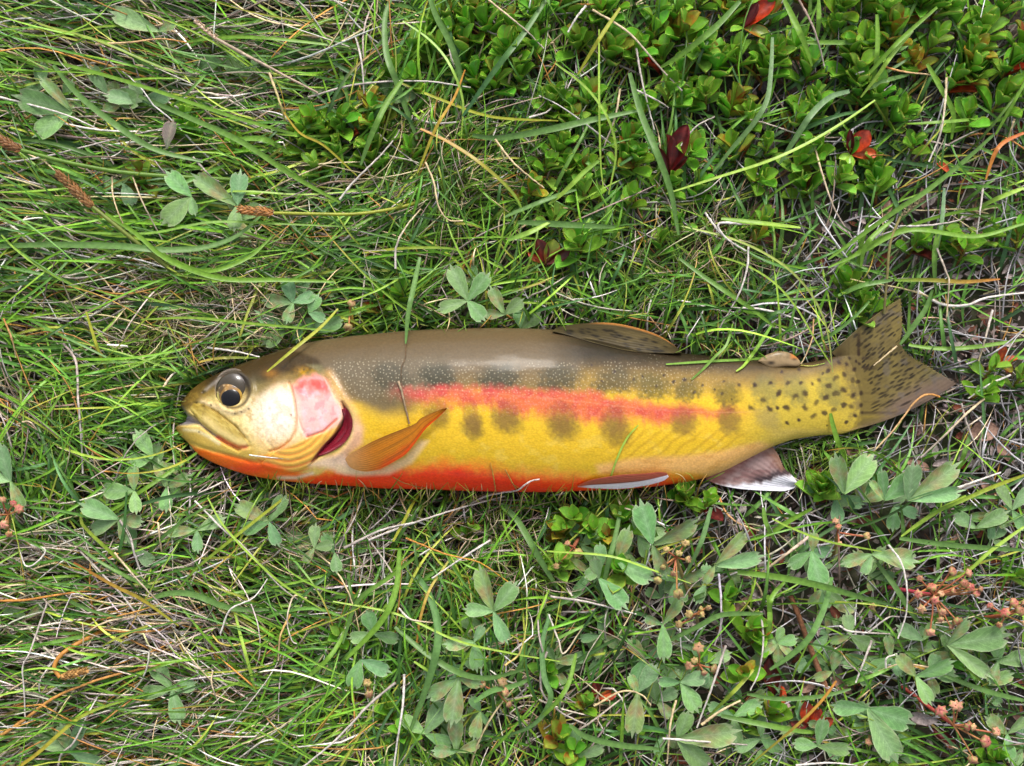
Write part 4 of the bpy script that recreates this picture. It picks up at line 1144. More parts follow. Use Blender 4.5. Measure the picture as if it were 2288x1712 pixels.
SIB = [leaf_mesh("leaflet", .23 + .02 * (i % 3), 'obovate', .35 - .1 * (i % 3), .10 + .05 * (i % 2), c, (150, 160, 128), (122, 148, 112), toothed=True, seed=i, mottle=[None, (134, 138, 92), None, (150, 124, 84), None, (92, 132, 96), (140, 112, 80)][i], mat=M_SIBB)
       for i, c in enumerate([(112, 150, 92), (118, 156, 100), (100, 140, 82), (122, 154, 88), (106, 144, 96), (118, 158, 92), (110, 142, 84)])]
SIB_PINK = leaf_mesh("leaflet", .27, 'obovate', .4, .1, (132, 120, 112), (176, 140, 140), (150, 140, 120), toothed=True, seed=9, mottle=(100, 120, 90), mat=M_SIBB)
SHR = [leaf_mesh("leaf", .25 + .02 * (i % 3), 'obovate', .55, .08 - .05 * (i % 3), c, rm, (118, 160, 70), nl=6, thick=.05, seed=20 + i, mat=M_SHRUB)
       for i, (c, rm) in enumerate([((110, 176, 48), (180, 186, 76)), ((126, 188, 58), (200, 186, 86)), ((98, 162, 44), (170, 174, 68)), ((142, 194, 74), (210, 170, 86)), ((116, 172, 46), (190, 156, 66))])]
YEL = [leaf_mesh("leaf", .27, 'obovate', .5, .1, (150, 152, 44), (190, 110, 50), (170, 160, 70), nl=6, thick=.05, seed=40, mottle=(176, 110, 40), mat=M_SHRUB),
       leaf_mesh("leaf", .26, 'obovate', .5, .1, (126, 146, 50), (196, 96, 50), (150, 160, 70), nl=6, thick=.05, seed=41, mottle=(150, 70, 34), mat=M_SHRUB)]
REDL = [leaf_mesh("leaf", .25, 'obovate', .6, .1, (132, 44, 24), (92, 28, 18), (150, 70, 50), nl=6, thick=.05, seed=50, mottle=(196, 66, 26), mat=M_RED),
        leaf_mesh("leaf", .23, 'obovate', .7, .05, (92, 26, 22), (60, 20, 18), (120, 50, 40), nl=6, thick=.05, seed=51, mottle=(60, 24, 22), mat=M_RED),
        leaf_mesh("leaf", .25, 'obovate', .5, .1, (172, 72, 30), (110, 44, 24), (220, 120, 60), nl=6, thick=.05, seed=52, mottle=(150, 120, 40), mat=M_RED)]
DEAD = [leaf_mesh("dead_leaf", .24, 'ovate', .5, .12, (140, 108, 92), (96, 70, 58), (160, 128, 110), thick=.03, seed=60, mat=M_LITTER),
        leaf_mesh("dead_leaf", .22, 'ovate', .7, -.1, (156, 142, 138), (120, 104, 98), (176, 160, 156), thick=.03, seed=61, mat=M_LITTER),
        leaf_mesh("dead_leaf", .25, 'obovate', .6, .1, (110, 56, 38), (70, 36, 28), (130, 80, 60), thick=.03, seed=62, mat=M_LITTER)]

def tube_mesh(name, pts, r0, r1, col, sides=6, col2=None, bumps=0.0, mat=None):
    pts = np.asarray(pts, float); n = len(pts)
    T = np.gradient(pts, axis=0); T /= np.linalg.norm(T, axis=1)[:, None] + 1e-12
    ref = np.array([0.13, 0.2, 1.0]); Sd = np.cross(T, ref); Sd /= np.linalg.norm(Sd, axis=1)[:, None] + 1e-12
    N2 = np.cross(Sd, T); a = np.linspace(0, 2 * np.pi, sides, endpoint=False)
    rad = np.linspace(r0, r1, n) * (1 + bumps * np.random.default_rng(2).normal(0, 1, n))
    V = pts[:, None] + (Sd[:, None] * np.cos(a)[None, :, None] + N2[:, None] * np.sin(a)[None, :, None]) * rad[:, None, None]
    V = V.reshape(-1, 3)
    F = grid_faces(n, sides, wrap_v=True)
    V = np.vstack([V, pts[0], pts[-1]])
    caps = []
    for k in range(0, sides):
        k2 = (k + 1) % sides
        caps.append((n * sides, k, k2, k2)); 
    C = np.tile(lin(col), (len(V), 1))
    if col2 is not None:
        w = np.r_[np.repeat(np.linspace(0, 1, n), sides), 0, 1][:, None]
        C = C * (1 - w) + lin(col2) * w
    me = mesh_np(name, V, F, True, C)
    if mat: me.materials.append(mat)
    return me

def place_leaf(name, me, base, direction, normal, length, parent, wscale=1.0):
    d = Vector(direction).normalized(); n = Vector(normal); n = (n - d * n.dot(d))
    if n.length < 1e-5: n = Vector((0.3, 0.2, 1)); n = n - d * n.dot(d)
    n.normalize(); s = n.cross(d)
    M = Matrix((d, s, n)).transposed().to_4x4()
    o = bpy.data.objects.new(name, me); COL.objects.link(o)
    o.parent = parent
    o.matrix_local = Matrix.Translation(Vector(base)) @ M @ Matrix.Diagonal((length, length * wscale, length, 1))
    return o

def empty(name, loc):
    o = bpy.data.objects.new(name, None); COL.objects.link(o); o.location = loc; o.empty_display_size = 0.005
    return o

# ------------------------------------------------------------------ grey-green three-part leaves (each entry: junction, [(angle, length)], height mm)
SIBB = [
 (1939,1583,[(170,76),(-15,92),(-62,122)],21), (2115,1440,[(55,66),(5,127),(-35,96)],22), (2062,1430,[(150,58),(60,40)],17),
 (1886,1103,[(108,80),(58,92)],22), (1976,1118,[(95,62),(50,70),(130,50)],20), (2028,1118,[(84,74),(40,122),(12,104)],24), (1814,1232,[(-150,56),(-76,72),(85,38)],20),
 (1948,1239,[(-165,62),(-112,44),(-10,88)],17), (1836,1315,[(-35,50),(-75,44),(-130,40)],12), (1597,1264,[(45,92),(15,92),(-120,40)],20), (1458,1217,[(108,88),(26,98),(-70,66)],23),
 (1103,1366,[(112,92),(55,72),(-68,64),(172,58)],23), (1059,1435,[(176,56),(62,38),(-80,56)],21), (1025,1514,[(-150,76),(-100,84),(-22,46)],23), (1074,1590,[(120,36),(-105,56),(-60,34)],17),
 (835,1416,[(105,48),(192,50),(-10,52)],18), (806,1474,[(-104,62),(-20,62)],20), (1346,1264,[(100,44),(-150,40)],19), (1378,1253,[(72,68),(-30,76),(175,32)],18), (1338,1293,[(104,42),(-45,76)],20),
 (1480,1395,[(50,66),(162,38),(-88,68)],20), (1425,1547,[(60,66),(112,40),(-100,78)],21), (1521,1525,[(172,46),(20,48),(-58,64)],19), (1513,1652,[(15,112),(70,60),(-48,84)],21),
 (1827,1667,[(75,58),(176,48),(0,58)],18), (1738,1438,[(20,36),(80,34),(150,36),(210,34),(270,40),(320,32)],12), (2046,1511,[(20,78),(-62,58),(130,60)],22), (1990,1470,[(100,46),(-150,48),(-60,40)],13),
 (161,250,[(125,80),(168,104),(-145,86)],20), (355,70,[(162,96),(20,40)],17), (318,228,[(172,64),(110,50),(10,60)],13), (373,333,[(75,56)],20), (428,440,[(136,62),(-130,74),(-72,38)],21),
 (529,460,[(146,98),(80,68),(-92,48)],19), (275,410,[(178,62),(-60,50),(60,46)],12), (24,1075,[(100,76),(-60,60),(170,50)],19), (342,1022,[(115,58),(-170,44)],15), (300,1097,[(178,64),(88,50),(-80,42)],19),
 (372,1090,[(100,56),(30,52),(-90,44)],13), (265,1160,[(150,74),(204,64),(-60,50),(-10,48)],18), (440,1185,[(180,58),(30,60),(-80,40)],17), (302,1228,[(110,50),(-160,50),(-40,46)],12), (602,1166,[(150,76),(60,62),(-160,56),(-70,50)],18),
 (703,1224,[(90,46),(-120,34),(10,38)],18), (748,1236,[(120,44),(-80,36)],17), (384,1540,[(125,70),(190,60),(-70,64),(20,50)],13), (156,1681,[(150,84),(60,76),(100,60),(-20,70)],14),
 (1045,672,[(112,76),(52,66),(200,62),(-48,50)],22), (1127,703,[(120,60),(40,46),(180,40)],15), (655,676,[(100,46),(175,60),(15,46),(-110,42)],17), (690,700,[(60,40),(-20,36)],17), (640,738,[(150,64),(210,50),(80,50)],10),
 (705,742,[(80,52),(20,60)],9), (1165,735,[(100,40),(40,46)],8), (560,170,[(150,60),(60,50)],9), (880,230,[(110,50),(20,46)],9), (500,140,[(20,60),(190,50)],8), (240,210,[(-20,70),(120,60)],11),
 (1640,1600,[(30,60),(160,56),(-90,60)],12), (1580,1480,[(120,46),(20,50),(-100,44)],12), (1700,1650,[(90,50),(200,56),(-30,50)],10), (1240,1480,[(120,40),(10,44)],9), (1290,1690,[(100,60),(20,56),(170,50)],12),
 (1340,1420,[(80,44),(190,40),(-30,44)],10), (950,1640,[(60,76),(140,56),(-20,60)],13), (1020,1680,[(90,72),(20,50),(170,46)],15), (2230,1480,[(100,50),(10,60),(-120,44)],10), (2180,1180,[(30,66),(150,50)],11),
 (2262,1140,[(120,60),(60,54),(-60,46)],13), (1900,1420,[(100,44),(-30,50),(200,44)],10), (1985,1650,[(60,50),(170,44),(-80,50)],10), (1860,1500,[(200,40),(80,42)],9), (2250,1640,[(140,60),(40,50),(-90,50)],10),
 (1510,1300,[(20,60),(140,50),(-90,50)],10), (60,1380,[(150,50),(30,50)],8), (90,200,[(160,60),(80,50)],11), (470,1000,[(60,44),(170,40)],7), (1790,1620,[(90,46),(-160,44)],9), (1440,1470,[(30,56),(130,50),(-110,50)],11)]

def trifoliate(plant, x, y, leaflets, zt, first=True):
    """one petiole carrying its leaflets; coordinates local to the plant"""
    root = np.array(plant.location)
    top = U(x, y, zt)
    g = U(x + random.uniform(-26, 26), y + random.uniform(-6, 34), 0); gp = terrain(np.array([x]), np.array([y]))[0]
    g[2] = gp
    mid = (g + top) / 2 + np.array([random.uniform(-.002, .002), random.uniform(-.002, .002), .002])
    pts = catmull([g, mid, top], 7) - root
    pet = bpy.data.objects.new("leaf", tube_mesh("petiole", pts, .00042, .00036, (112, 132, 74), 5, (128, 140, 92), mat=M_SIBB)); COL.objects.link(pet); pet.parent = plant
    for (a, L) in leaflets:
        a = math.radians(a + random.uniform(-4, 4)); e = math.radians(random.uniform(2, 24))
        me = random.choice(SIB)
        if (x, y) == (373, 333): me = SIB_PINK
        Lm = 1.13 * L * K * (H - zt) / H / math.cos(e)
        d = (math.cos(a) * math.cos(e), math.sin(a) * math.cos(e), math.sin(e))
        nrm = (random.gauss(0, .25) - .1 * math.cos(a), random.gauss(0, .25), 1)
        gap = min([abs((math.degrees(a) - b_ + 180) % 360 - 180) for b_, _ in leaflets if abs((math.degrees(a) - b_ + 180) % 360 - 180) > 6] + [90])
        place_leaf("leaflet", me, top - root, d, nrm, Lm, pet, random.uniform(.88, 1.08) * (1.0 if L > 50 else 1.15) * (0.68 if gap < 42 else (.8 if L > 95 else 1)))

for i, (x, y, lf, hz) in enumerate(SIBB):
    zt = hz * .001 * .8 + .003 + float(terrain(np.array([float(x)]), np.array([float(y)]))[0]) * .5
    zt = float(min(zt, zcap(np.array([float(x)]), np.array([float(y)]))[0] + .004)) if fish_sd(np.array([float(x)]), np.array([float(y)]))[0] < 55 else zt
    p = empty("cinquefoil_plant", U(x, y, 0.0))
    trifoliate(p, x, y, lf, zt)
    k = random.choice((1, 1, 2)) if x < 1250 else random.choice((1, 2, 2))
    for j in range(k):                                            # lower, older leaves of the same plant
        x2, y2 = x + random.uniform(-55, 55), y + random.uniform(-50, 50)
        if fish_sd(np.array([x2]), np.array([y2]))[0] < 45: continue
        a0 = random.uniform(0, 360); L2 = random.uniform(34, 58)
        trifoliate(p, x2, y2, [(a0, L2), (a0 + 75, L2 * .9), (a0 - 75, L2 * .9)], max(.004, zt * random.uniform(.35, .6)))
    n = len(lf)
    big = max(l for _, l in lf)
    look = "large grey-green toothed leaf" if big > 85 else ("grey-green toothed leaf" if big > 55 else "small grey-green toothed leaf")
    if (x, y) == (373, 333):
        p["label"] = "small grey-green plant with one pinkish toothed leaflet at upper left"; p["category"] = "plant"; p["group"] = "grey-green cinquefoil plants"
    elif (x, y) == (1738, 1438):
        p["label"] = "small bluish rosette on bare soil left of the brown twig"; p["category"] = "plant"; p["group"] = "grey-green cinquefoil plants"
    elif (x, y) == (1939, 1583):
        p["label"] = "large three-part grey-green leaf at bottom right, its lowest leaflet longest"; p["category"] = "plant"; p["group"] = "grey-green cinquefoil plants"
    else:
        w = {1: "single", 2: "two-part", 3: "three-part", 4: "four-part"}.get(n, "many-part")
        later(p, look.replace("toothed leaf", w + " leaf"), "plant", "grey-green cinquefoil plants", x, y)

# ------------------------------------------------------------------ waxy green shrublets (x, y, size px of a leaf, number of leaves, palette)
d2p = 1.0344
SHRUBS = [(1310,150,52,12,0),(1250,115,40,9,0),(1190,350,38,12,0),(1232,385,36,10,0),(1275,395,34,8,0),(1360,365,40,10,0),(1440,60,34,7,0),(688,290,40,11,0),(722,310,38,10,0),(760,300,34,8,0),
 (815,370,44,10,0),(885,140,36,8,0),(905,190,36,9,0),(860,180,34,7,0),(1450,95,50,9,1),(1495,120,46,8,0),(1560,75,40,9,0),(1400,55,34,8,0),(1590,150,40,8,0),(1545,175,50,8,1),(1640,180,42,10,0),
 (1700,130,40,8,0),(1735,185,42,8,0),(1800,90,34,7,0),(1852,30,46,9,0),(1900,65,40,9,0),(1952,25,44,9,0),(2010,48,44,9,0),(2065,70,42,9,0),(2105,95,46,10,0),(2152,40,40,9,0),(2190,110,40,8,0),
 (1850,225,42,9,0),(1905,265,46,10,0),(1765,345,38,9,0),(1795,400,36,9,0),(1842,345,30,7,0),(2012,540,36,10,0),(2064,560,36,9,1),(1840,648,38,9,0),(1875,680,34,8,0),(1838,690,32,7,0),(1958,545,36,9,0),
 (2108,528,36,8,0),(2190,545,34,8,0),(1640,512,34,8,0),(1352,455,34,8,0),(1258,545,48,8,0),(1595,535,34,6,1),(2096,850,36,6,0),(2120,810,34,6,0),(1765,1075,40,9,0),(1790,1060,30,6,0),(1480,1085,40,9,0),
 (1510,1100,34,7,0),(445,310,46,8,0),(410,300,40,7,0),(330,410,40,8,1),(520,330,36,5,1),(650,330,32,6,0),(950,100,36,8,0),(990,60,38,8,0),(1045,40,36,8,0),(1080,130,34,7,0),(1020,95,46,5,1),
 (1120,190,36,7,0),(1170,60,40,8,0),(1220,40,38,8,0),(1330,30,36,8,0),(1500,20,38,8,0),(1600,30,40,8,0),(1660,60,36,8,0),(1745,20,38,8,0),(1480,200,36,8,0),(1380,250,34,7,0),(1300,290,34,8,0),
 (1230,270,34,7,0),(1420,420,34,8,0),(1700,290,38,8,0),(1650,340,34,7,0),(1750,240,34,7,0),(1960,330,34,7,0),(2030,200,40,9,0),(2100,180,36,8,0),(2180,220,36,8,0),(1990,120,36,8,0),(1480,510,34,7,0),
 (1180,490,30,6,0),(1020,320,30,6,0),(905,350,30,6,0),(560,640,30,5,0),(870,660,34,7,0),(830,670,32,6,0),(1320,1170,36,8,1),(1280,1200,34,7,0),(1000,1160,30,7,0),(850,1545,34,9,0),(890,1600,32,8,0),
 (1190,1600,46,7,1),(1240,1630,44,6,1),(1170,1450,34,8,0),(1250,1530,32,8,0),(1600,1360,40,6,0),(1560,1290,34,6,0),(1640,1545,40,8,0),(1500,1420,30,6,0),(2150,1240,32,6,0),(2020,1420,34,6,0),
 (1380,1580,30,6,1),(740,1380,30,6,0),(640,1130,28,5,0),(560,1240,28,5,0),(2120,1640,36,7,0),(2080,1690,36,7,0),(1900,1680,36,6,1),(2230,360,30,6,0),(2255,1075,32,6,0),(2180,840,34,6,0),(1420,560,32,7,0)]
ra = random.Random(77)
def patch(x0, y0, x1, y1, n):
    k = 0
    while k < n:
        x, y = ra.uniform(x0, x1), ra.uniform(y0, y1)
        if all(math.hypot(x - e[0], y - e[1]) > 27 for e in SHRUBS):
            SHRUBS.append((x, y, ra.uniform(34, 46), ra.choice((8, 9, 10)), 1 if ra.random() < .12 else 0)); k += 1
patch(1130, 20, 1500, 440, 19); patch(1500, 0, 2220, 290, 24); patch(650, 250, 840, 400, 8); patch(860, 40, 1120, 220, 10); patch(1560, 330, 1900, 430, 6)
patch(1080, 1130, 1400, 1260, 6); patch(1560, 1350, 1680, 1600, 3)
rs = random.Random(21)
def shrublet(x, y, size, n, pal, name="willow_shrublet"):
    z0 = float(terrain(np.array([float(x)]), np.array([float(y)]))[0])
    root = empty(name, U(x, y, 0.0)); rl = np.array(root.location)
    ax = Vector((rs.gauss(0, .25) + (x - 1144) * .00012, .72 + rs.gauss(0, .2), 1)).normalized()
    hgt = rs.uniform(.010, .015)
    base = Vector(U(x, y + 14, z0 + .004)) - Vector(rl)
    top = base + ax * hgt
    st = bpy.data.objects.new("stem", tube_mesh("stem", [np.array(base), np.array((base + top) / 2), np.array(top)], .0007, .0005, (120, 70, 40), 5, (130, 140, 60), mat=M_BARK)); COL.objects.link(st); st.parent = root
    q = ax.to_track_quat('Z', 'Y')
    for i in range(n):
        f = i / max(1, n - 1)
        az = i * 2.4 + rs.gauss(0, .35)
        tilt = math.radians(56 - 40 * f + rs.gauss(0, 7))
        d = q @ Vector((math.cos(az) * math.sin(tilt), math.sin(az) * math.sin(tilt), math.cos(tilt)))
        if d.z < .1: d.z = .1 + rs.random() * .15
        nrm = ax - d * .3
        L = size * K * (1.08 - .38 * f) * rs.uniform(.85, 1.12)
        pick = rs.random()
        me = rs.choice(SHR)
        if pal == 1 and pick < .45: me = rs.choice(YEL)
        elif pal == 0 and pick < .04: me = YEL[1]
        elif i < 2 and pick < .06: me = rs.choice(REDL[:2])
        b = base + ax * (hgt * (.25 + .75 * f))
        place_leaf("leaf", me, b, d, nrm, L, root, rs.uniform(.85, 1.1))
    return root
for (x, y, size, n, pal) in SHRUBS:
    x, y = x * d2p, y * d2p
    if fish_sd(np.array([x]), np.array([y]))[0] < 14: y += 16 if y > 950 else -16
    r = shrublet(x, y, size * 1.55, n, pal)
    look = ("large " if size > 44 else ("small " if size < 33 else "")) + ("yellow-tinged waxy shrublet" if pal else "glossy green shrublet")
    later(r, look, "shrublet", "waxy green shrublets in the turf", x, y)

# ------------------------------------------------------------------ red, maroon and dead leaves lying or standing out in the turf
def loose_leaf(x, y, ang, L, me, zmm, label, elev=12, name="fallen_leaf", ws=1.0, roll=0.0, cat="leaf"):
    x, y = float(x), float(y)
    z = zmm * .001 + float(terrain(np.array([x]), np.array([y]))[0])
    z = min(z, float(zcap(np.array([x]), np.array([y]))[0]) + .002)
    a = math.radians(ang); e = math.radians(elev)
    d = Vector((math.cos(a) * math.cos(e), math.sin(a) * math.cos(e), math.sin(e)))
    o = bpy.data.objects.new(name, me); COL.objects.link(o)
    n = Vector((math.sin(a) * roll, -math.cos(a) * roll, 1)); n = (n - d * n.dot(d)).normalized(); s = n.cross(d)
    Lm = L * K
    start = Vector(U(x - math.cos(a) * L / 2, y + math.sin(a) * L / 2, z))
    o.matrix_world = Matrix.Translation(start) @ Matrix((d, s, n)).transposed().to_4x4() @ Matrix.Diagonal((Lm, Lm * ws, Lm, 1))
    if label: o["label"] = label; o["category"] = cat
    return o
def leaf_whorl(name, label, x, y, specs, zmm):
    root = empty(name, U(x, y, 0)); root["label"] = label; root["category"] = "leaves"
    z0 = float(terrain(np.array([float(x)]), np.array([float(y)]))[0]) + zmm * .001
    top = Vector(U(x, y, z0)) - root.location
    st = bpy.data.objects.new("stem", tube_mesh("stem", [np.array(top) - np.array([0, .002, zmm * .001]), np.array(top)], .0006, .0005, (110, 60, 40), 5, mat=M_BARK)); COL.objects.link(st); st.parent = root
    for (a, L, me, el, ws) in specs:
        a = math.radians(a); e = math.radians(el)
        place_leaf("leaf", me, top, (math.cos(a) * math.cos(e), math.sin(a) * math.cos(e), math.sin(e)), (rs.gauss(0, .3), rs.gauss(0, .3), 1), L * K, root, ws)
leaf_whorl("red_leaved_sprig", "sprig with two scarlet-orange leaves and one green leaf at upper right", 1900, 345, [(55, 62, REDL[0], 30, 1.2), (-2, 56, REDL[2], 15, .9), (80, 44, SHR[0], 45, 1), (105, 60, REDL[1], 40, .6), (200, 30, SHR[3], 20, 1), (260, 36, SHR[1], 20, 1)], 14)
leaf_whorl("maroon_leaf_sprig", "dark maroon curled dead leaves with grey skin, right of centre near top", 1496, 385, [(72, 108, REDL[1], 25, .8), (95, 84, REDL[1], 30, .7), (120, 60, REDL[1], 20, .8), (40, 50, REDL[1], 25, .8)], 13)
leaf_whorl("maroon_leaf_sprig", "red and maroon leaf sprig at the top edge right of centre", 1660, 62, [(40, 86, REDL[0], 20, .8), (60, 60, REDL[1], 30, .8), (-20, 60, YEL[1], 10, 1), (200, 36, SHR[0], 30, 1)], 15)
leaf_whorl("red_leaf_pair", "folded pair of brick-red leaves below the brown twig", 1806, 1622, [(100, 60, REDL[0], 20, 1.1), (165, 46, REDL[1], 20, 1), (20, 56, REDL[0], 20, .9), (60, 50, REDL[0], 25, 1)], 10)
leaf_whorl("red_leaf_pair", "glossy brown-red and green leaf pair above the trout's mid back", 1220, 590, [(110, 58, REDL[1], 20, 1.1), (70, 56, YEL[1], 15, 1.2), (30, 60, REDL[1], 10, .8), (150, 46, REDL[2], 5, .6)], 13)
leaf_whorl("red_leaf_pair", "scarlet leaf and dull green leaf at bottom centre right", 1335, 1560, [(170, 50, YEL[1], 20, 1.1), (20, 44, REDL[2], 20, 1), (100, 46, REDL[1], 25, 1)], 10)
leaf_whorl("red_leaf_pair", "two orange-red leaves right of the tail at the right edge", 2232, 812, [(80, 40, REDL[2], 25, .9), (20, 40, REDL[2], 15, .9), (-30, 34, YEL[0], 10, 1)], 12)
loose = [(1742,1565,78,70,REDL[2],9,"narrow orange-red leaf standing beside the brown twig's lower end",.5),(1722,1510,100,84,REDL[1],6,"dark maroon leaf on bare soil left of the brown twig",.9),
 (2108,378,140,40,REDL[2],14,"short orange-tipped petal-like leaf at right above the tail",1.0),(2199,963,10,64,DEAD[0],9,"round brown dead leaf right of the tail's lower lobe",1.5),(2270,930,80,56,DEAD[1],9,"pale grey dead leaf at the right edge beside the tail",1),
 (1260,330,-5,70,REDL[1],8,"flat maroon leaf left of the dark maroon curled leaf",.8),(1270,265,10,60,REDL[1],6,"dull maroon leaf under the broad blade at top centre",.8),(1785,318,-25,46,DEAD[0],9,"pinkish brown dead leaf among green blades at upper right",.9),
 (1520,640,40,64,DEAD[0],7,"brown dead leaf above the trout's dorsal fin",1.1),(1655,1355,60,60,DEAD[0],5,"brown dead leaf left of the twig top",.8),(2060,1600,-8,62,DEAD[1],9,"mauve-grey dead leaf right of the large three-part leaf",1.1),
 (2100,1640,-32,72,REDL[1],7,"dark red pointed leaf at bottom right under the seed stalk",.6),(1880,1530,-50,60,DEAD[0],8,"folded brown dead leaf above the large three-part leaf",.9),(2205,1100,-60,70,DEAD[0],8,"long folded brown leaf at right below the tail",.6),
 (470,1325,-15,80,REDL[0],4,"red leaf half hidden in dry grass at lower left",.6),(545,1345,-60,60,REDL[1],4,"maroon leaf in a hollow of the grass at lower left",.8),(790,1570,20,50,DEAD[2],5,"rust-brown dead leaf at bottom left of centre",.8),
 (1365,1415,80,64,REDL[1],8,"red-brown narrow leaf among grey-green leaves, lower centre",.5),(1930,400,-20,60,DEAD[0],6,"brown dead leaf below the scarlet sprig",1),(1700,470,15,66,DEAD[0],5,"brown leaf flake on grey litter, upper right",.9),
 (1610,520,-20,60,DEAD[2],7,"rusty leaf flake over litter above the dorsal fin",.9),(2090,520,200,60,DEAD[1],5,"silver-grey leaf flake above the tail",1),(2150,1010,30,60,DEAD[1],6,"pale grey leaf flake under straws, below the tail",.9),
 (2050,1040,160,56,DEAD[0],5,"brown flake just below the tail's lower lobe",.9),(2240,1010,-50,60,DEAD[0],6,"brown flake lower at the right edge",.9),(1980,470,70,50,DEAD[0],6,"brown flake left of the pale plume",.9)]
for (x, y, a, L, me, z, lab, ws) in loose:
    loose_leaf(x, y, a, L, me, z, lab, elev=rs.uniform(4, 16), ws=ws, roll=rs.gauss(0, .3))
# medium flakes that can still be told apart on the bare patches
FLX = []
while len(FLX) < 150:
    x, y = rs.uniform(1450, 2300), rs.uniform(380, 1712)
    if fish_sd(np.array([x]), np.array([y]))[0] < 20: continue
    w = field(np.array([x]), np.array([y]))[2][0][3]
    if rs.random() < (w - .6): FLX.append((x, y))
for (x, y) in FLX:
    me = rs.choice([DEAD[0], DEAD[1], DEAD[1], DEAD[2]])
    o = loose_leaf(x, y, rs.uniform(0, 360), rs.uniform(24, 48), me, rs.uniform(2, 7), None, elev=rs.uniform(-5, 18), name="leaf_flake", ws=rs.uniform(.7, 1.2), roll=rs.gauss(0, .4))
    later(o, {"0": "small brown dead leaf", "1": "small grey dead leaf", "2": "small rusty dead leaf"}[str(DEAD.index(me))], "dead leaf", "dead leaves on the bare soil", x, y)

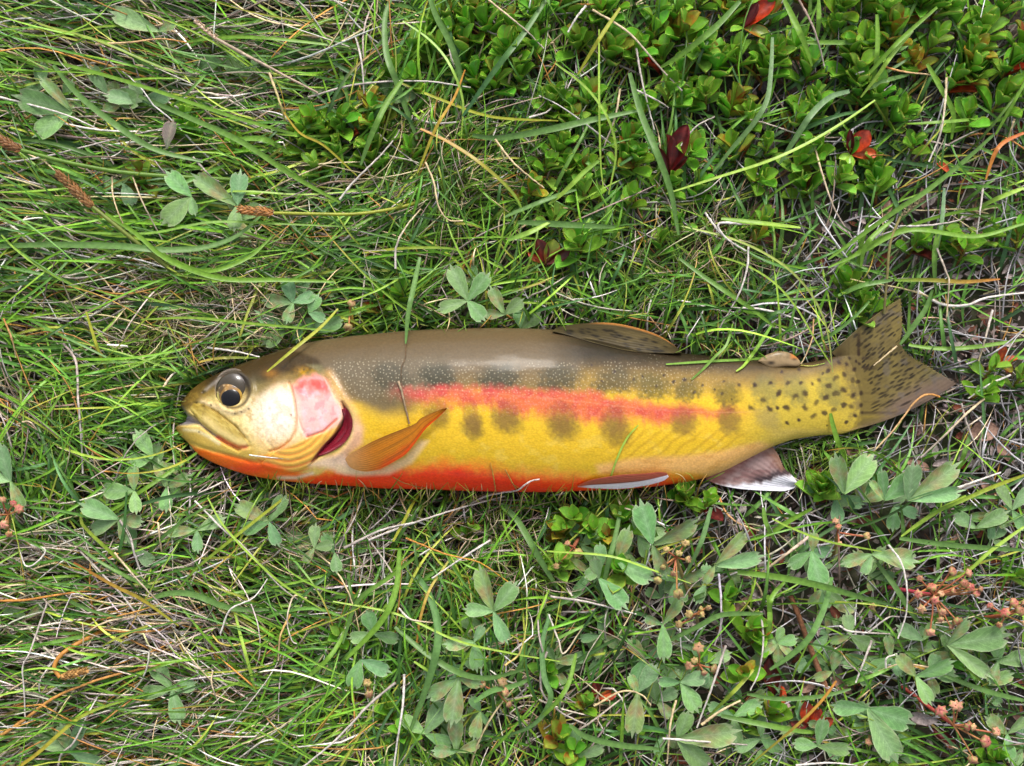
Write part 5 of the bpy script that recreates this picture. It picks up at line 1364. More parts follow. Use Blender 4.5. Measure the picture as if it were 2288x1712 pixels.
# ------------------------------------------------------------------ single blades, stalks and straws
def A(pts): return pts
def q(n, pts):
    ox, oy, s = {1: (0, 0, 2.759), 2: (744, 0, 2.759), 3: (1488, 0, 2.759), 4: (0, 1112, 2.759), 5: (744, 1112, 2.759), 6: (1488, 1112, 2.759), 7: (0, 500, 2.546), 8: (1488, 500, 2.546)}[n]
    return [(ox + a / s, oy + b / s) for a, b in pts]
G1, G2, G3, G4 = (102, 140, 44), (88, 122, 60), (144, 174, 66), (150, 154, 48)
W1, W2, W3, O1, T1 = (206, 198, 190), (162, 150, 142), (200, 178, 138), (180, 122, 54), (150, 108, 62)
BL = [ # kind, pts, width, colour, tip colour, z mm (start, mid, end), label or None
 ('b', z1([(1420,-110),(1280,40),(1060,220),(835,408)]), 7, G4, G4, (16,30,36), "yellow-green blade lying slantwise over the top of the trout's head"),
 ('b', [(938,575),(925,640),(913,700),(907,768)], 11, G2, G2, (18,32,33), "grey-green upright blade whose tip lies on the trout's back behind the head"),
 ('s', [(907,768),(905,800),(897,822),(896,852)], 2.2, (96,72,46), (96,72,46), (0,0,0), "thin wet brown fibre stuck to the trout's upper side"),
 ('s', z1([(1918,485),(1950,590),(1975,700),(2008,838)]), 6.5, (150,130,104), (120,96,70), (0,0,0), "short grey-brown stalk fragment lying on the trout's flank above the pectoral fin"),
 ('s', z1([(690,1095),(800,1108),(920,1118),(1022,1126)]), 4.2, W1, W1, (0,0,0), "tiny white grass sliver stuck on the trout's jaw"),
 ('b', z3([(650,958),(560,1060),(480,1220),(420,1400),(375,1585)]) , 4.5, G3, G3, (34,33,16), "thin green blade curving over the trout's belly at the pelvic fin"),
 ('b', z3([(1088,582),(1180,500),(1280,395),(1380,290),(1430,120)]), 6, (104,138,60), G1, (24,23,18), "olive green blade whose tip rests on the trout's back past the dorsal fin"),
 ('b', [(1500,500),(1640,535),(1740,585),(1800,640),(1836,700),(1852,756),(1861,832)], 5, (150,168,80), (160,170,90), (16,26,17), "long pale green hair-thin blade arching down onto the tail base"),
 ('b', [(1560,560),(1660,590),(1730,632),(1781,690),(1825,765),(1857,815)], 4.2, G3, G3, (14,24,16), "second thin blade arching to the tail base, inside the longer one"),
 ('s', z4([(1492,885),(1440,868),(1375,872),(1300,925),(1230,1020),(1120,1160),(950,1335)]), 6, O1, W3, (14,15,15), "orange and straw coloured bent stalk crossing the lower tail lobe"),
 ('b', z4([(682,1005),(700,1090),(735,1210),(775,1300),(810,1400)]), 11, G1, G1, (17,17,12), "short green blade overlapping the trout's tail base from below"),
 ('b', z4([(1440,90),(1390,230),(1290,370),(1195,495)]), 12, G2, G2, (18,17,14), "grey-green blade lying into the fork of the tail"),
 ('s', z4([(1172,508),(1110,560),(1000,652)]), 5, W3, W3, (13,13,13), "short straw coloured stub lying on the tail fork"),
 ('s', z2([(905,1228),(930,1340),(962,1550)]), 4, (200,150,50), T1, (30,29,14), "golden straw leaning over the trout's mid belly"),
 ('s', z2([(1028,1288),(1090,1400),(1185,1560)]), 4, (176,128,56), T1, (28,26,13), "tan straw leaning over the belly, right of the golden one"),
 ('s', z2([(100,1350),(200,1400),(330,1435),(460,1462)]), 2.6, (140,96,40), (140,96,40), (0,0,0), "thin brown fibre on the orange belly below the pectoral fin"),
 ('s', z2([(720,1580),(860,1510),(1000,1478),(1130,1458),(1200,1405),(1260,1375),(1312,1368)]), 6, W2, W1, (14,22,30), "whitish straw curling up over the belly edge"),
 ('b', z2([(1795,1380),(1805,1460),(1815,1600)]), 5, (150,150,60), G1, (27,25,14), "short thin blade touching the belly beside the pelvic fin"),
 ('b', [(440,1012),(380,1055),(300,1108),(220,1160)], 9, G1, G1, (12,20,18), "green blade running down and left from under the trout's jaw"),
 ('s', z4([(460,650),(540,655),(640,635)]), 3, (180,170,80), G3, (15,15,14), None),
 # upper left
 ('s', [(-40,208),(60,232),(150,258),(222,290)], 6, W1, W1, (22,25,20), "long white straw at upper left edge crossing grey-green leaves"),
 ('s', q(1,[(1200,130),(1350,250),(1650,410),(1960,575)]), 9, (188,168,146), (160,140,120), (22,26,22), None),
 ('s', q(1,[(1900,600),(2207,520),(2600,500),(2900,540)]), 6, W2, W1, (18,21,16), None),
 ('b', q(1,[(0,340),(400,400),(900,540),(1500,740),(2100,900)]), 8, G1, G1, (20,25,18), None),
 ('b', q(1,[(330,400),(480,580),(700,760),(950,920),(1250,1000)]), 13, G2, G2, (18,26,18), None),
 ('b', q(1,[(850,590),(1200,740),(1500,880),(1800,1080),(2100,1250)]), 12, G2, G1, (18,26,18), None),
 ('s', q(1,[(590,272),(800,262),(990,240),(1150,262)]), 6, W3, O1, (22,24,18), None),
 ('b', q(1,[(0,10),(250,150),(600,250),(1000,420),(1400,560)]), 6, (130,140,50), G1, (18,24,16), None),
 ('b', q(1,[(1150,260),(1400,230),(1700,240),(2207,300)]), 7, G1, G1, (18,24,18), None),
 ('s', q(1,[(1660,450),(1700,560),(1740,680),(1790,860)]), 7, W3, G4, (25,26,14), None),
 ('b', q(1,[(1740,680),(1850,820),(2000,900),(2207,1090)]), 5, (180,150,60), G4, (25,24,16), None),
 ('b', q(1,[(1420,870),(1550,855),(1660,870),(1800,960)]), 12, (98,140,50), G1, (22,24,14), None),
 ('s', q(1,[(0,1010),(300,960),(700,860),(1150,760)]), 5, W1, W2, (22,24,18), None),
 ('s', q(1,[(690,1090),(700,1220),(760,1380),(850,1460)]), 4.5, W3, W3, (20,24,18), None),
 ('s', q(1,[(815,1080),(880,1250),(1000,1480)]), 4.5, W3, W2, (22,24,16), None),
 ('s', q(1,[(1190,970),(1300,1090),(1350,1120)]), 6, W2, W2, (20,22,16), None),
 ('b', q(1,[(0,1320),(400,1420),(900,1440),(1300,1370),(1700,1380),(2207,1400)]), 6, G1, G1, (18,24,18), None),
 ('b', q(1,[(820,1290),(1100,1200),(1500,1180),(1850,1200),(2207,1180)]), 5, G1, G3, (18,23,18), None),
 # left middle
 ('b', q(7,[(-60,130),(300,120),(700,130),(900,150),(1150,140),(1350,70),(1500,-60)]), 14, G2, G2, (18,26,20), "broad grey-green blade running level across the left, then curving upward"),
 ('b', q(7,[(600,-60),(780,60),(950,200),(1250,310),(1600,320),(1900,330)]), 11, G1, G1, (20,26,16), None),
 ('b', q(7,[(880,150),(1150,270),(1400,200),(1560,60)]), 9, G1, G1, (18,24,18), None),
 ('s', q(7,[(350,670),(430,780),(445,1000),(460,1200),(470,1420)]), 7, (168,150,140), W1, (20,25,16), "grey upright dead stalk standing left of the trout's snout"),
 ('s', q(7,[(410,990),(600,950),(800,910)]), 4.5, (184,126,80), W3, (22,24,18), None),
 ('b', q(7,[(800,545),(1100,535),(1450,570),(1900,610)]), 6, G3, G1, (20,25,14), None),
 ('b', q(7,[(0,830),(300,830),(600,790),(1000,780)]), 6, G1, G1, (16,22,16), None),
 ('s', q(7,[(1180,705),(1330,725),(1478,758)]), 6, W1, W1, (15,19,16), None),
 ('b', q(7,[(1080,800),(1250,765),(1480,762)]), 6, (170,140,66), G1, (15,18,13), None),
 ('s', q(7,[(1090,720),(1200,620),(1440,380)]), 5, W2, W2, (17,21,14), None),
 ('s', q(7,[(110,1060),(140,1000),(200,910)]), 5, W1, W2, (20,22,18), None),
 ('s', q(7,[(100,1140),(160,1125),(200,1160),(225,1220)]), 5, W3, W2, (20,22,18), None),
 ('s', q(7,[(20,540),(70,660),(90,760)]), 5, O1, W3, (22,22,16), None),
 ('s', q(7,[(930,930),(970,870),(1005,840)]), 7, W3, W1, (24,23,18), None),
 ('b', q(7,[(0,1300),(200,1180),(400,900),(560,780)]), 5, G1, G1, (16,23,18), None),
 ('b', q(7,[(490,500),(560,720),(620,860)]), 7, G4, G4, (22,23,16), None),
 # lower left
 ('s', q(4,[(-60,635),(150,632),(350,600),(640,560)]), 7, O1, O1, (20,22,16), "orange-tan stalk entering level from the left edge, lower left"),
 ('s', q(4,[(-40,1500),(150,1370),(350,1225),(650,1110),(1000,1030)]), 9, (190,138,72), (170,120,60), (20,24,16), "long tan stalk sweeping up to the right at lower left"),
 ('b', q(4,[(-60,1760),(200,1600),(500,1350),(800,1240)]), 8, (180,150,50), G1, (20,24,16), None),
 ('s', q(4,[(190,290),(280,322),(225,400),(158,420),(118,320)]), 5, W1, W1, (23,24,22), "white hooked straw near the left edge below middle"),
 ('s', q(4,[(290,650),(185,950),(140,1040),(150,1220),(155,1385)]), 5.5, W2, W1, (20,25,18), None),
 ('s', q(4,[(380,960),(290,1060),(240,1170),(300,1330)]), 5.5, W1, W2, (20,24,18), None),
 ('s', q(4,[(255,960),(430,970),(520,930),(575,860)]), 5, W1, W3, (20,23,18), None),
 ('b', q(4,[(455,400),(700,540),(880,630),(1100,790)]), 8, (150,92,40), G4, (20,26,18), None),
 ('s', q(4,[(495,330),(750,600),(870,770),(975,935)]), 6, W2, W1, (20,25,18), None),
 ('s', q(4,[(705,340),(850,510),(1010,680)]), 5.5, W3, W2, (21,23,18), None),
 ('s', q(4,[(740,140),(800,240),(830,350),(880,500)]), 7, W2, W1, (22,24,16), None),
 ('s', q(4,[(1200,20),(1380,200),(1500,300),(1720,540),(1850,640)]), 5.5, W1, W2, (20,25,18), None),
 ('b', q(4,[(880,640),(1050,590),(1200,600),(1420,680),(1660,690)]), 13, G2, G2, (16,22,16), "broad arching grey-green blade in the middle of the lower left grass"),
 ('b', q(4,[(1440,680),(1490,880),(1540,1060),(1585,1245)]), 7, G3, G3, (20,24,16), None),
 ('b', q(4,[(2170,750),(2050,960),(1900,1100),(1800,1140)]), 10, G1, G1, (16,22,16), None),
 ('b', q(4,[(530,0),(500,130),(540,200),(700,350),(900,520)]), 8, (130,140,46), G1, (16,23,18), None),
 ('s', q(4,[(1310,850),(1360,900),(1450,910),(1600,870),(1700,800)]), 5, (200,176,90), G4, (18,22,18), None),
 ('s', q(4,[(1790,720),(1730,850),(1715,1005)]), 6, (206,160,80), W3, (20,22,16), None),
 ('s', q(4,[(1890,620),(1810,610),(1770,760),(1800,880),(1830,900)]), 5, W3, W1, (19,22,18), None),
 ('s', q(4,[(1360,835),(1420,690),(1560,620),(1650,500)]), 5, W1, W1, (19,24,18), None),
 ('s', q(4,[(360,1650),(380,1580),(460,1500),(540,1340),(600,1230)]), 6, W2, W1, (18,22,18), None),
 ('b', q(4,[(1780,-20),(1500,200),(1230,420),(1100,560)]), 7, G4, G1, (18,24,18), None),
 ('b', q(4,[(1280,0),(1400,200),(1700,500),(2000,700)]), 5, G3, G3, (18,24,16), None),
 ('s', q(4,[(1310,1070),(1305,1150),(1360,1300)]), 4.5, W3, W2, (20,22,16), None),
 # top middle
 ('b', q(2,[(590,-40),(640,100),(710,230),(770,380),(790,520),(760,700)]), 15, G2, G2, (18,25,18), "broad grey-green blade descending from the top edge left of centre"),
 ('b', q(2,[(1340,-40),(1180,200),(1000,430),(800,715)]), 12, G2, (60,100,60), (20,28,20), "long dark green blade slanting down left from the top edge centre"),
 ('b', q(2,[(360,-20),(320,120),(330,330),(390,500),(440,640),(520,860)]), 13, G2, G2, (18,25,16), "grey-green blade bowed to the left below the top edge"),
 ('b', q(2,[(860,832),(980,850),(1120,838),(1350,795),(1600,740),(1900,680)]), 14, G2, G2, (24,27,20), "broad blade lying nearly level above the dark maroon leaves"),
 ('b', q(2,[(430,492),(330,640),(240,830),(170,1020)]), 12, G1, G2, (22,26,18), None),
 ('b', q(2,[(1830,450),(1900,700),(2000,950),(2080,1180),(2130,1450)]), 14, G2, G2, (22,28,18), "long broad grey-green blade passing left of the dark maroon curled leaf"),
 ('b', q(2,[(430,130),(600,250),(720,400),(800,620),(790,860)]), 5.5, (140,176,84), G3, (22,28,18), None),
 ('b', q(2,[(1370,390),(1560,540),(1690,720),(1745,930),(1700,1200)]), 5.5, (136,168,70), G3, (22,28,16), None),
 ('b', q(2,[(1640,180),(1640,600),(1650,1000),(1670,1180)]), 5, G3, G3, (24,27,16), None),
 ('s', q(2,[(960,0),(1180,180),(1300,300)]), 5.5, W3, W2, (22,25,18), None),
 ('s', q(2,[(1600,60),(1820,200),(2000,400),(2150,560)]), 7, W3, W2, (22,26,20), None),
 ('s', q(2,[(1560,35),(1500,110),(1448,200)]), 7, W1, W1, (23,24,22), None),
 ('s', q(2,[(570,1000),(620,1120),(650,1270),(710,1355),(800,1362)]), 5.5, W3, W3, (23,26,22), "pale straw bent like a hook above the trout's back, centre"),
 ('b', q(2,[(815,430),(750,600),(640,780),(560,970),(520,1070)]), 7, O1, G4, (24,27,18), None),
 ('b', q(2,[(540,795),(700,870),(900,1000),(1100,1180),(1180,1320)]), 8, (170,120,50), G1, (22,26,18), None),
 ('s', q(2,[(1000,860),(1120,1010),(1300,1160)]), 6, W3, W3, (22,24,18), None),
 ('s', q(2,[(40,1230),(130,1120),(300,950),(390,840),(410,800)]), 6, W1, W2, (22,25,18), None),
 ('s', q(2,[(385,1655),(390,1520),(450,1400),(540,1290)]), 6, W1, W3, (18,23,20), None),
 ('s', q(2,[(500,730),(620,760),(760,755)]), 7, W2, W1, (19,20,17), None),
 ('s', q(2,[(1210,725),(1320,690),(1360,640)]), 6, W1, W2, (19,20,17), None),
 ('s', q(2,[(1770,550),(1740,720),(1660,930)]), 6, W3, W2, (21,23,17), None),
 ('b', q(2,[(390,500),(680,620),(980,720),(1390,745)]), 6, G4, G4, (18,22,20), None),
 ('b', q(2,[(1080,1480),(1220,1430),(1340,1370)]), 11, (110,150,60), G3, (20,22,20), None),
 ('b', q(2,[(1140,1370),(1350,1380),(1550,1390),(1740,1400)]), 13, G2, G2, (18,22,20), None),
 ('b', q(2,[(180,1560),(450,1530),(700,1530),(830,1560)]), 6, G4, G1, (18,22,16), None),
 ('b', q(2,[(1640,990),(1550,1060),(1430,1180),(1330,1260)]), 10, G1, G3, (24,24,18), None),
 ('b', q(2,[(1060,1340),(1200,1280),(1400,1200),(1500,1170)]), 10, G2, G2, (22,24,18), None),
 ('s', q(2,[(1860,550),(2000,620),(2070,665)]), 6, W1, W2, (21,23,18), None),
 ('s', q(2,[(1870,300),(1910,520),(1980,800)]), 6, W2, W1, (18,22,16), None),
 ('b', q(2,[(1770,50),(1650,230),(1510,460)]), 9, G4, G4, (24,25,16), None),
 # top right
 ('b', q(3,[(1130,562),(1010,600),(900,700),(800,850),(700,1010)]), 13, (112,140,100), G2, (22,28,18), "long pale grey-green blade arching at upper right"),
 ('b', q(3,[(655,230),(645,440),(620,620),(540,760),(420,900),(290,1060)]), 11, (112,138,96), G2, (24,28,18), None),
 ('b', q(3,[(1290,618),(1100,750),(880,880),(640,990),(300,1100),(0,1195)]), 7, G3, G3, (22,28,20), "thin bright green blade running down leftwards across the upper right"),
 ('b', q(3,[(2020,828),(1850,980),(1600,1180),(1400,1310),(1000,1600)]), 11, G2, G1, (22,28,18), "very long blade slanting from the right edge towards the dorsal fin"),
 ('b', q(3,[(1300,90),(1305,250),(1290,420),(1262,575)]), 10, G1, G1, (26,26,16), None),
 ('b', q(3,[(455,10),(300,170),(100,330),(-40,420)]), 13, G2, G1, (24,27,20), None),
 ('b', q(3,[(1670,45),(1450,240),(1300,400),(1150,560)]), 9, G1, G1, (24,27,18), None),
 ('b', q(3,[(1520,190),(1400,330),(1300,470),(1200,600)]), 9, G1, G3, (22,25,18), None),
 ('b', q(3,[(730,0),(800,150),(860,290),(900,410)]), 13, G1, G1, (22,24,16), None),
 ('b', q(3,[(940,0),(940,120),(930,240)]), 11, G1, G1, (22,22,16), None),
 ('b', q(3,[(860,265),(1000,262),(1200,262),(1290,262)]), 10, G1, G2, (18,21,17), None),
 ('b', q(3,[(1240,550),(1350,500),(1500,460)]), 10, G2, G2, (20,22,17), None),
 ('b', q(3,[(1480,765),(1600,760),(1800,745),(1950,730)]), 8, G1, G1, (18,21,17), None),
 ('b', q(3,[(1610,395),(1680,520),(1770,700),(1760,860)]), 11, G1, G1, (22,23,16), None),
 ('s', q(3,[(1730,480),(1720,640),(1690,830),(1620,1000)]), 7, W3, W1, (22,23,17), None),
 ('s', q(3,[(1170,455),(1220,440)]), 6, W1, W1, (20,20,20), None),
 ('s', q(3,[(1350,415),(1480,445),(1640,462)]), 6, (196,130,60), W3, (20,23,21), None),
 ('s', q(3,[(90,900),(150,820),(200,770),(300,720)]), 5, W1, W2, (20,23,18), None),
 ('s', q(3,[(240,1310),(340,1440),(490,1550)]), 6, W1, W1, (18,21,17), None),
 ('s', q(3,[(910,880),(960,1060),(1040,1290),(1180,1520)]), 6, W3, W2, (20,23,17), None),
 ('b', q(3,[(340,1350),(600,1380),(830,1405)]), 11, G1, G3, (18,21,17), None),
 ('b', q(3,[(1400,1350),(1240,1500),(1200,1650)]), 10, G1, G1, (20,23,16), None),
 ('b', q(3,[(2207,1380),(1900,1460),(1500,1420),(1200,1560),(1000,1650)]), 10, G1, G1, (20,23,16), None),
 ('b', q(3,[(1715,1160),(1700,1350),(1670,1520),(1640,1650)]), 10, (112,142,104), G2, (20,23,16), None),
 ('s', q(3,[(1440,1395),(1620,1390),(1800,1360),(1830,1330)]), 6, W1, W2, (18,21,17), None),
 ('s', q(3,[(1960,1120),(1930,1350),(1910,1480)]), 6, W2, W1, (18,21,17), None),
 ('s', q(3,[(2150,735),(2110,850)]), 6, W3, W3, (22,20,16), None),
 ('b', q(3,[(2207,820),(2080,880),(2020,960),(1970,1110)]), 9, (176,96,50), O1, (18,22,18), None),
 ('b', q(3,[(2207,1160),(2050,1220),(1900,1290)]), 10, G3, G1, (20,22,16), None),
 ('b', q(3,[(2030,830),(2180,560),(2260,420)]), 9, G1, G1, (18,24,22), None),
 ('b', q(3,[(1060,1650),(1300,1480),(1700,1330),(2207,1240)]), 8, G1, G1, (18,22,16), None),
 ('s', q(3,[(820,0),(900,150),(950,300),(975,410)]), 7, (150,124,110), W2, (20,22,16), None),
 # tail side
 ('b', q(8,[(1380,690),(1500,708),(1650,712),(1850,690),(2060,655)]), 10, G1, G1, (14,18,16), "green blade running right from the tail fork to the edge"),
 ('s', q(8,[(1430,380),(1560,455),(1700,465),(1830,420),(2060,390)]), 8, W1, W1, (14,20,18), "thick white bent straw right of the upper tail tip"),
 ('s', q(8,[(1858,490),(1820,640),(1780,780)]), 7, W1, W3, (20,20,14), "straight pale straw standing right of the tail fork"),
 ('b', q(8,[(1560,0),(1530,150),(1525,280),(1535,400)]), 12, G1, G2, (22,22,14), None),
 ('s', q(8,[(1540,140),(1600,290),(1610,340),(1595,560)]), 6, W2, W3, (20,22,16), None),
 ('s', q(8,[(1960,860),(1830,920),(1720,995)]), 6, W1, W1, (18,20,16), None),
 ('b', q(8,[(1090,240),(1110,120),(1150,0)]), 10, G1, G1, (14,20,22), None),
 ('b', q(8,[(980,410),(1120,350),(1290,320)]), 11, (100,140,60), G2, (15,20,21), None),
 ('b', q(8,[(1300,320),(1500,320),(1700,330),(1900,315)]), 9, G1, (170,110,50), (16,19,17), None),
 ('s', q(8,[(1810,995),(1700,1090),(1590,1200),(1450,1330)]), 7, W3, W2, (18,20,16), None),
 ('s', q(8,[(1680,1020),(1710,1130),(1760,1260),(1830,1440)]), 6, W2, W2, (14,17,14), None),
 ('s', q(8,[(1590,1528),(1750,1470),(1905,1415)]), 7, W1, W1, (15,18,16), None),
 ('b', q(8,[(2060,1420),(1850,1500),(1650,1590),(1500,1650)]), 9, G4, G1, (18,22,18), None),
 ('b', q(8,[(1730,1200),(1700,1300),(1660,1410)]), 10, G2, G1, (17,17,13), None),
 ('b', q(8,[(80,200),(200,290),(300,360),(480,480),(620,590)]), 10, G2, G1, (18,22,14), None),
 ('b', q(8,[(600,580),(530,690),(450,800),(400,840)]), 8, (104,156,50), G3, (17,17,9), None),
 ('b', q(8,[(0,800),(300,780),(500,770),(600,745),(680,660)]), 6, G1, G1, (8,9,13), None),
 ('s', q(8,[(380,480),(560,490),(760,545)]), 7, W1, W1, (18,20,16), None),
 ('s', q(8,[(640,590),(820,700)]), 6, W2, W2, (12,12,10), None),
 ('s', q(8,[(430,0),(300,0),(340,80),(455,155)]), 7, W1, W1, (20,20,17), None),
 ('s', q(8,[(470,130),(460,260),(410,410),(300,600)]), 6, W1, W2, (20,21,16), None),
 ('s', q(8,[(840,540),(830,660),(780,780),(765,795)]), 4.5, (196,150,100), W3, (16,17,15), None),
 # bottom middle
 ('b', q(5,[(1770,85),(1740,240),(1690,430),(1650,640)]), 11, G2, G2, (20,25,16), None),
 ('b', q(5,[(1040,40),(1130,130),(1210,260),(1290,400),(1395,570)]), 14, G2, G2, (14,24,16), "broad blade bending down right from the trout's mid belly"),
 ('b', q(5,[(520,480),(590,590),(640,760),(640,930),(570,1180),(470,1450)]), 16, (84,124,66), G2, (20,28,18), "broad grooved blade arching like a bow at bottom left of centre"),
 ('b', q(5,[(380,800),(560,950),(760,1070),(950,1110),(1200,1050)]), 13, G2, G2, (20,26,20), None),
 ('b', q(5,[(870,1260),(980,1190),(1110,1160),(1230,1110)]), 12, (92,132,68), G2, (24,25,20), None),
 ('b', q(5,[(1460,1400),(1560,1470),(1750,1520),(2010,1550)]), 14, G2, G2, (18,22,18), None),
 ('b', q(5,[(1790,1200),(1780,1400),(1770,1660)]), 10, G1, G1, (24,24,16), None),
 ('b', q(5,[(1335,725),(1290,900),(1300,1100),(1340,1240),(1230,1400),(990,1490)]), 12, (86,124,74), G2, (18,25,18), None),
 ('b', q(5,[(1500,960),(1450,1150),(1350,1290),(1200,1420)]), 10, G1, G1, (20,26,18), None),
 ('b', q(5,[(410,320),(390,560),(300,760),(80,1000)]), 13, G1, G1, (18,24,18), None),
 ('b', q(5,[(530,350),(330,500),(150,640),(60,900)]), 10, G1, G2, (20,25,18), None),
 ('b', q(5,[(500,1010),(590,1070),(640,1100)]), 6, G3, G1, (18,20,18), None),
 ('s', q(5,[(970,262),(800,370),(610,498)]), 6, W1, W1, (23,25,22), "straight white straw slanting above the four-part leaf, below the belly"),
 ('s', q(5,[(70,310),(300,200),(520,150)]), 7, W2, W1, (20,24,20), None),
 ('s', q(5,[(220,262),(400,190),(560,135),(800,60),(1060,-10)]), 6, W1, W2, (20,25,16), None),
 ('s', q(5,[(440,1090),(430,1280),(400,1480),(375,1660)]), 7, W1, W1, (22,26,20), "white straw standing upright at the bottom edge left of centre"),
 ('s', q(5,[(385,1140),(220,1280),(0,1510),(-300,1750)]), 7, W2, W1, (22,25,20), None),
 ('s', q(5,[(405,682),(480,750),(620,772)]), 5.5, W1, W3, (22,24,20), None),
 ('s', q(5,[(450,250),(700,350),(900,400),(1080,520)]), 5, O1, (200,150,60), (20,26,18), None),
 ('s', q(5,[(1060,1035),(1150,960),(1190,800),(1195,640)]), 5, (214,180,110), G3, (24,26,20), None),
 ('b', q(5,[(0,640),(400,720),(760,880),(1100,960),(1400,1010)]), 5, G3, G3, (20,25,18), None),
 ('b', q(5,[(1320,330),(1700,360),(1950,440),(2207,530)]), 5, G3, G3, (20,25,20), None),
 ('b', q(5,[(720,380),(600,560),(540,740),(510,940)]), 6, (170,170,80), O1, (20,25,20), None),
 ('s', q(5,[(1330,720),(1390,880),(1425,960),(1540,800)]), 5.5, W1, W3, (20,22,20), None),
 ('s', q(5,[(1320,950),(1285,1060),(1290,1200),(1400,1320),(1560,1400)]), 7, W2, W2, (18,21,18), None),
 ('s', q(5,[(1610,1285),(1780,1195),(1900,1215),(1960,1280)]), 6, (196,176,130), W3, (21,24,20), None),
 ('s', q(5,[(2115,1250),(2080,1400),(2060,1640)]), 6.5, W3, W3, (24,25,18), None),
 ('s', q(5,[(1750,0),(1790,60),(1870,75),(1940,40)]), 6, W3, W1, (15,16,15), None),
 ('s', q(5,[(1340,610),(1550,640),(1760,690),(1870,720)]), 6.5, W2, W1, (18,21,18), None),
 ('b', q(5,[(370,270),(440,140),(490,40),(560,-60)]), 7, G4, G4, (22,22,12), None),
 # bottom right
 ('b', q(6,[(440,460),(700,490),(950,540),(1200,610),(1390,660)]), 15, G1, G2, (20,26,22), "long broad green blade lying across bare soil right of the twig top"),
 ('b', q(6,[(1020,490),(980,660),(890,850),(770,970),(640,1060)]), 14, (96,136,70), G2, (20,25,20), "broad blade crossing the brown twig in a long bow"),
 ('b', q(6,[(500,1210),(700,1240),(950,1225),(1140,1180)]), 10, G2, G2, (18,20,16), None),
 ('b', q(6,[(1440,250),(1700,285),(2000,310),(2260,325)]), 12, G2, G2, (20,24,20), None),
 ('b', q(6,[(655,130),(780,190),(1000,270),(1330,332)]), 5, G3, G3, (22,26,20), None),
 ('b', q(6,[(1850,-10),(1700,70),(1560,160),(1450,240)]), 9, (132,160,50), G3, (20,22,16), None),
 ('b', q(6,[(340,1345),(560,1390),(800,1435),(940,1450)]), 12, G2, G1, (18,20,17), None),
 ('b', q(6,[(0,890),(200,790),(350,720),(600,715)]), 12, G2, G2, (20,24,20), None),
 ('s', q(6,[(885,240),(740,350),(590,465)]), 9, (206,180,166), W3, (22,22,14), "thick pale pinkish straw slanting left of the three-part leaf below the tail"),
 ('s', q(6,[(1370,290),(1450,400),(1485,560),(1480,720),(1430,870)]), 6, W1, W1, (22,25,20), "white arched straw left of the big pink seed cluster"),
 ('s', q(6,[(-20,1485),(250,1505),(500,1525)]), 6, W1, W2, (24,24,18), None),
 ('s', q(6,[(370,910),(290,1150),(190,1420)]), 7, W2, W1, (20,23,18), None),
 ('s', q(6,[(220,1400),(330,1320),(460,1250)]), 8, W3, W3, (20,22,20), None),
 ('b', q(6,[(540,1060),(440,1170),(260,1350)]), 9, G4, G1, (20,24,16), None),
 ('s', q(6,[(325,470),(340,640),(335,800),(300,910)]), 7, (186,178,190), W2, (18,20,16), None),
 ('s', q(6,[(585,700),(600,900),(570,1080),(520,1190)]), 6, W2, W1, (16,19,16), None),
 ('b', q(6,[(630,600),(640,760),(610,920)]), 11, G1, G1, (18,20,14), None),
 ('b', q(6,[(730,520),(650,620),(630,800)]), 10, G1, G1, (18,22,14), None),
 ('s', q(6,[(330,0),(370,90),(450,160),(575,205)]), 6.5, (196,130,60), W3, (12,16,15), "orange and cream kinked straw below the anal fin"),
 ('b', q(6,[(1050,1130),(960,1250),(820,1390),(500,1660)]), 8, O1, G4, (22,25,18), None),
 ('s', q(6,[(1070,790),(1140,825),(1380,840)]), 5.5, W1, W2, (16,18,16), None),
 ('s', q(6,[(1250,830),(1370,740),(1440,735)]), 5.5, W1, W2, (16,20,18), None),
 ('s', q(6,[(1270,880),(1220,1010),(1170,1140)]), 7, W2, W1, (16,18,16), None),
 ('s', q(6,[(1355,1050),(1360,990),(1425,965)]), 6, W1, W1, (18,20,18), None),
 ('s', q(6,[(800,1650),(1000,1635),(1180,1650)]), 6, W1, W1, (16,18,16), None),
 ('b', q(6,[(1300,400),(1420,560),(1520,720),(1600,800)]), 12, G2, G2, (14,18,14), None),
 ('b', q(6,[(2207,1250),(2000,1200),(1800,1130),(1700,1090)]), 11, G2, G2, (14,18,16), None),
 ('b', q(6,[(2207,180),(2000,330),(1850,460),(1700,520)]), 8, G3, G3, (20,23,18), None),
 ('b', q(6,[(280,60),(220,260),(140,430),(100,510)]), 11, (96,130,80), G2, (22,24,16), None),
 ('b', q(6,[(600,60),(620,160),(690,290)]), 10, (104,140,60), G1, (20,20,14), None),
 ('b', q(6,[(900,65),(760,140),(640,220),(520,260)]), 12, G1, G1, (14,18,14), None),
]
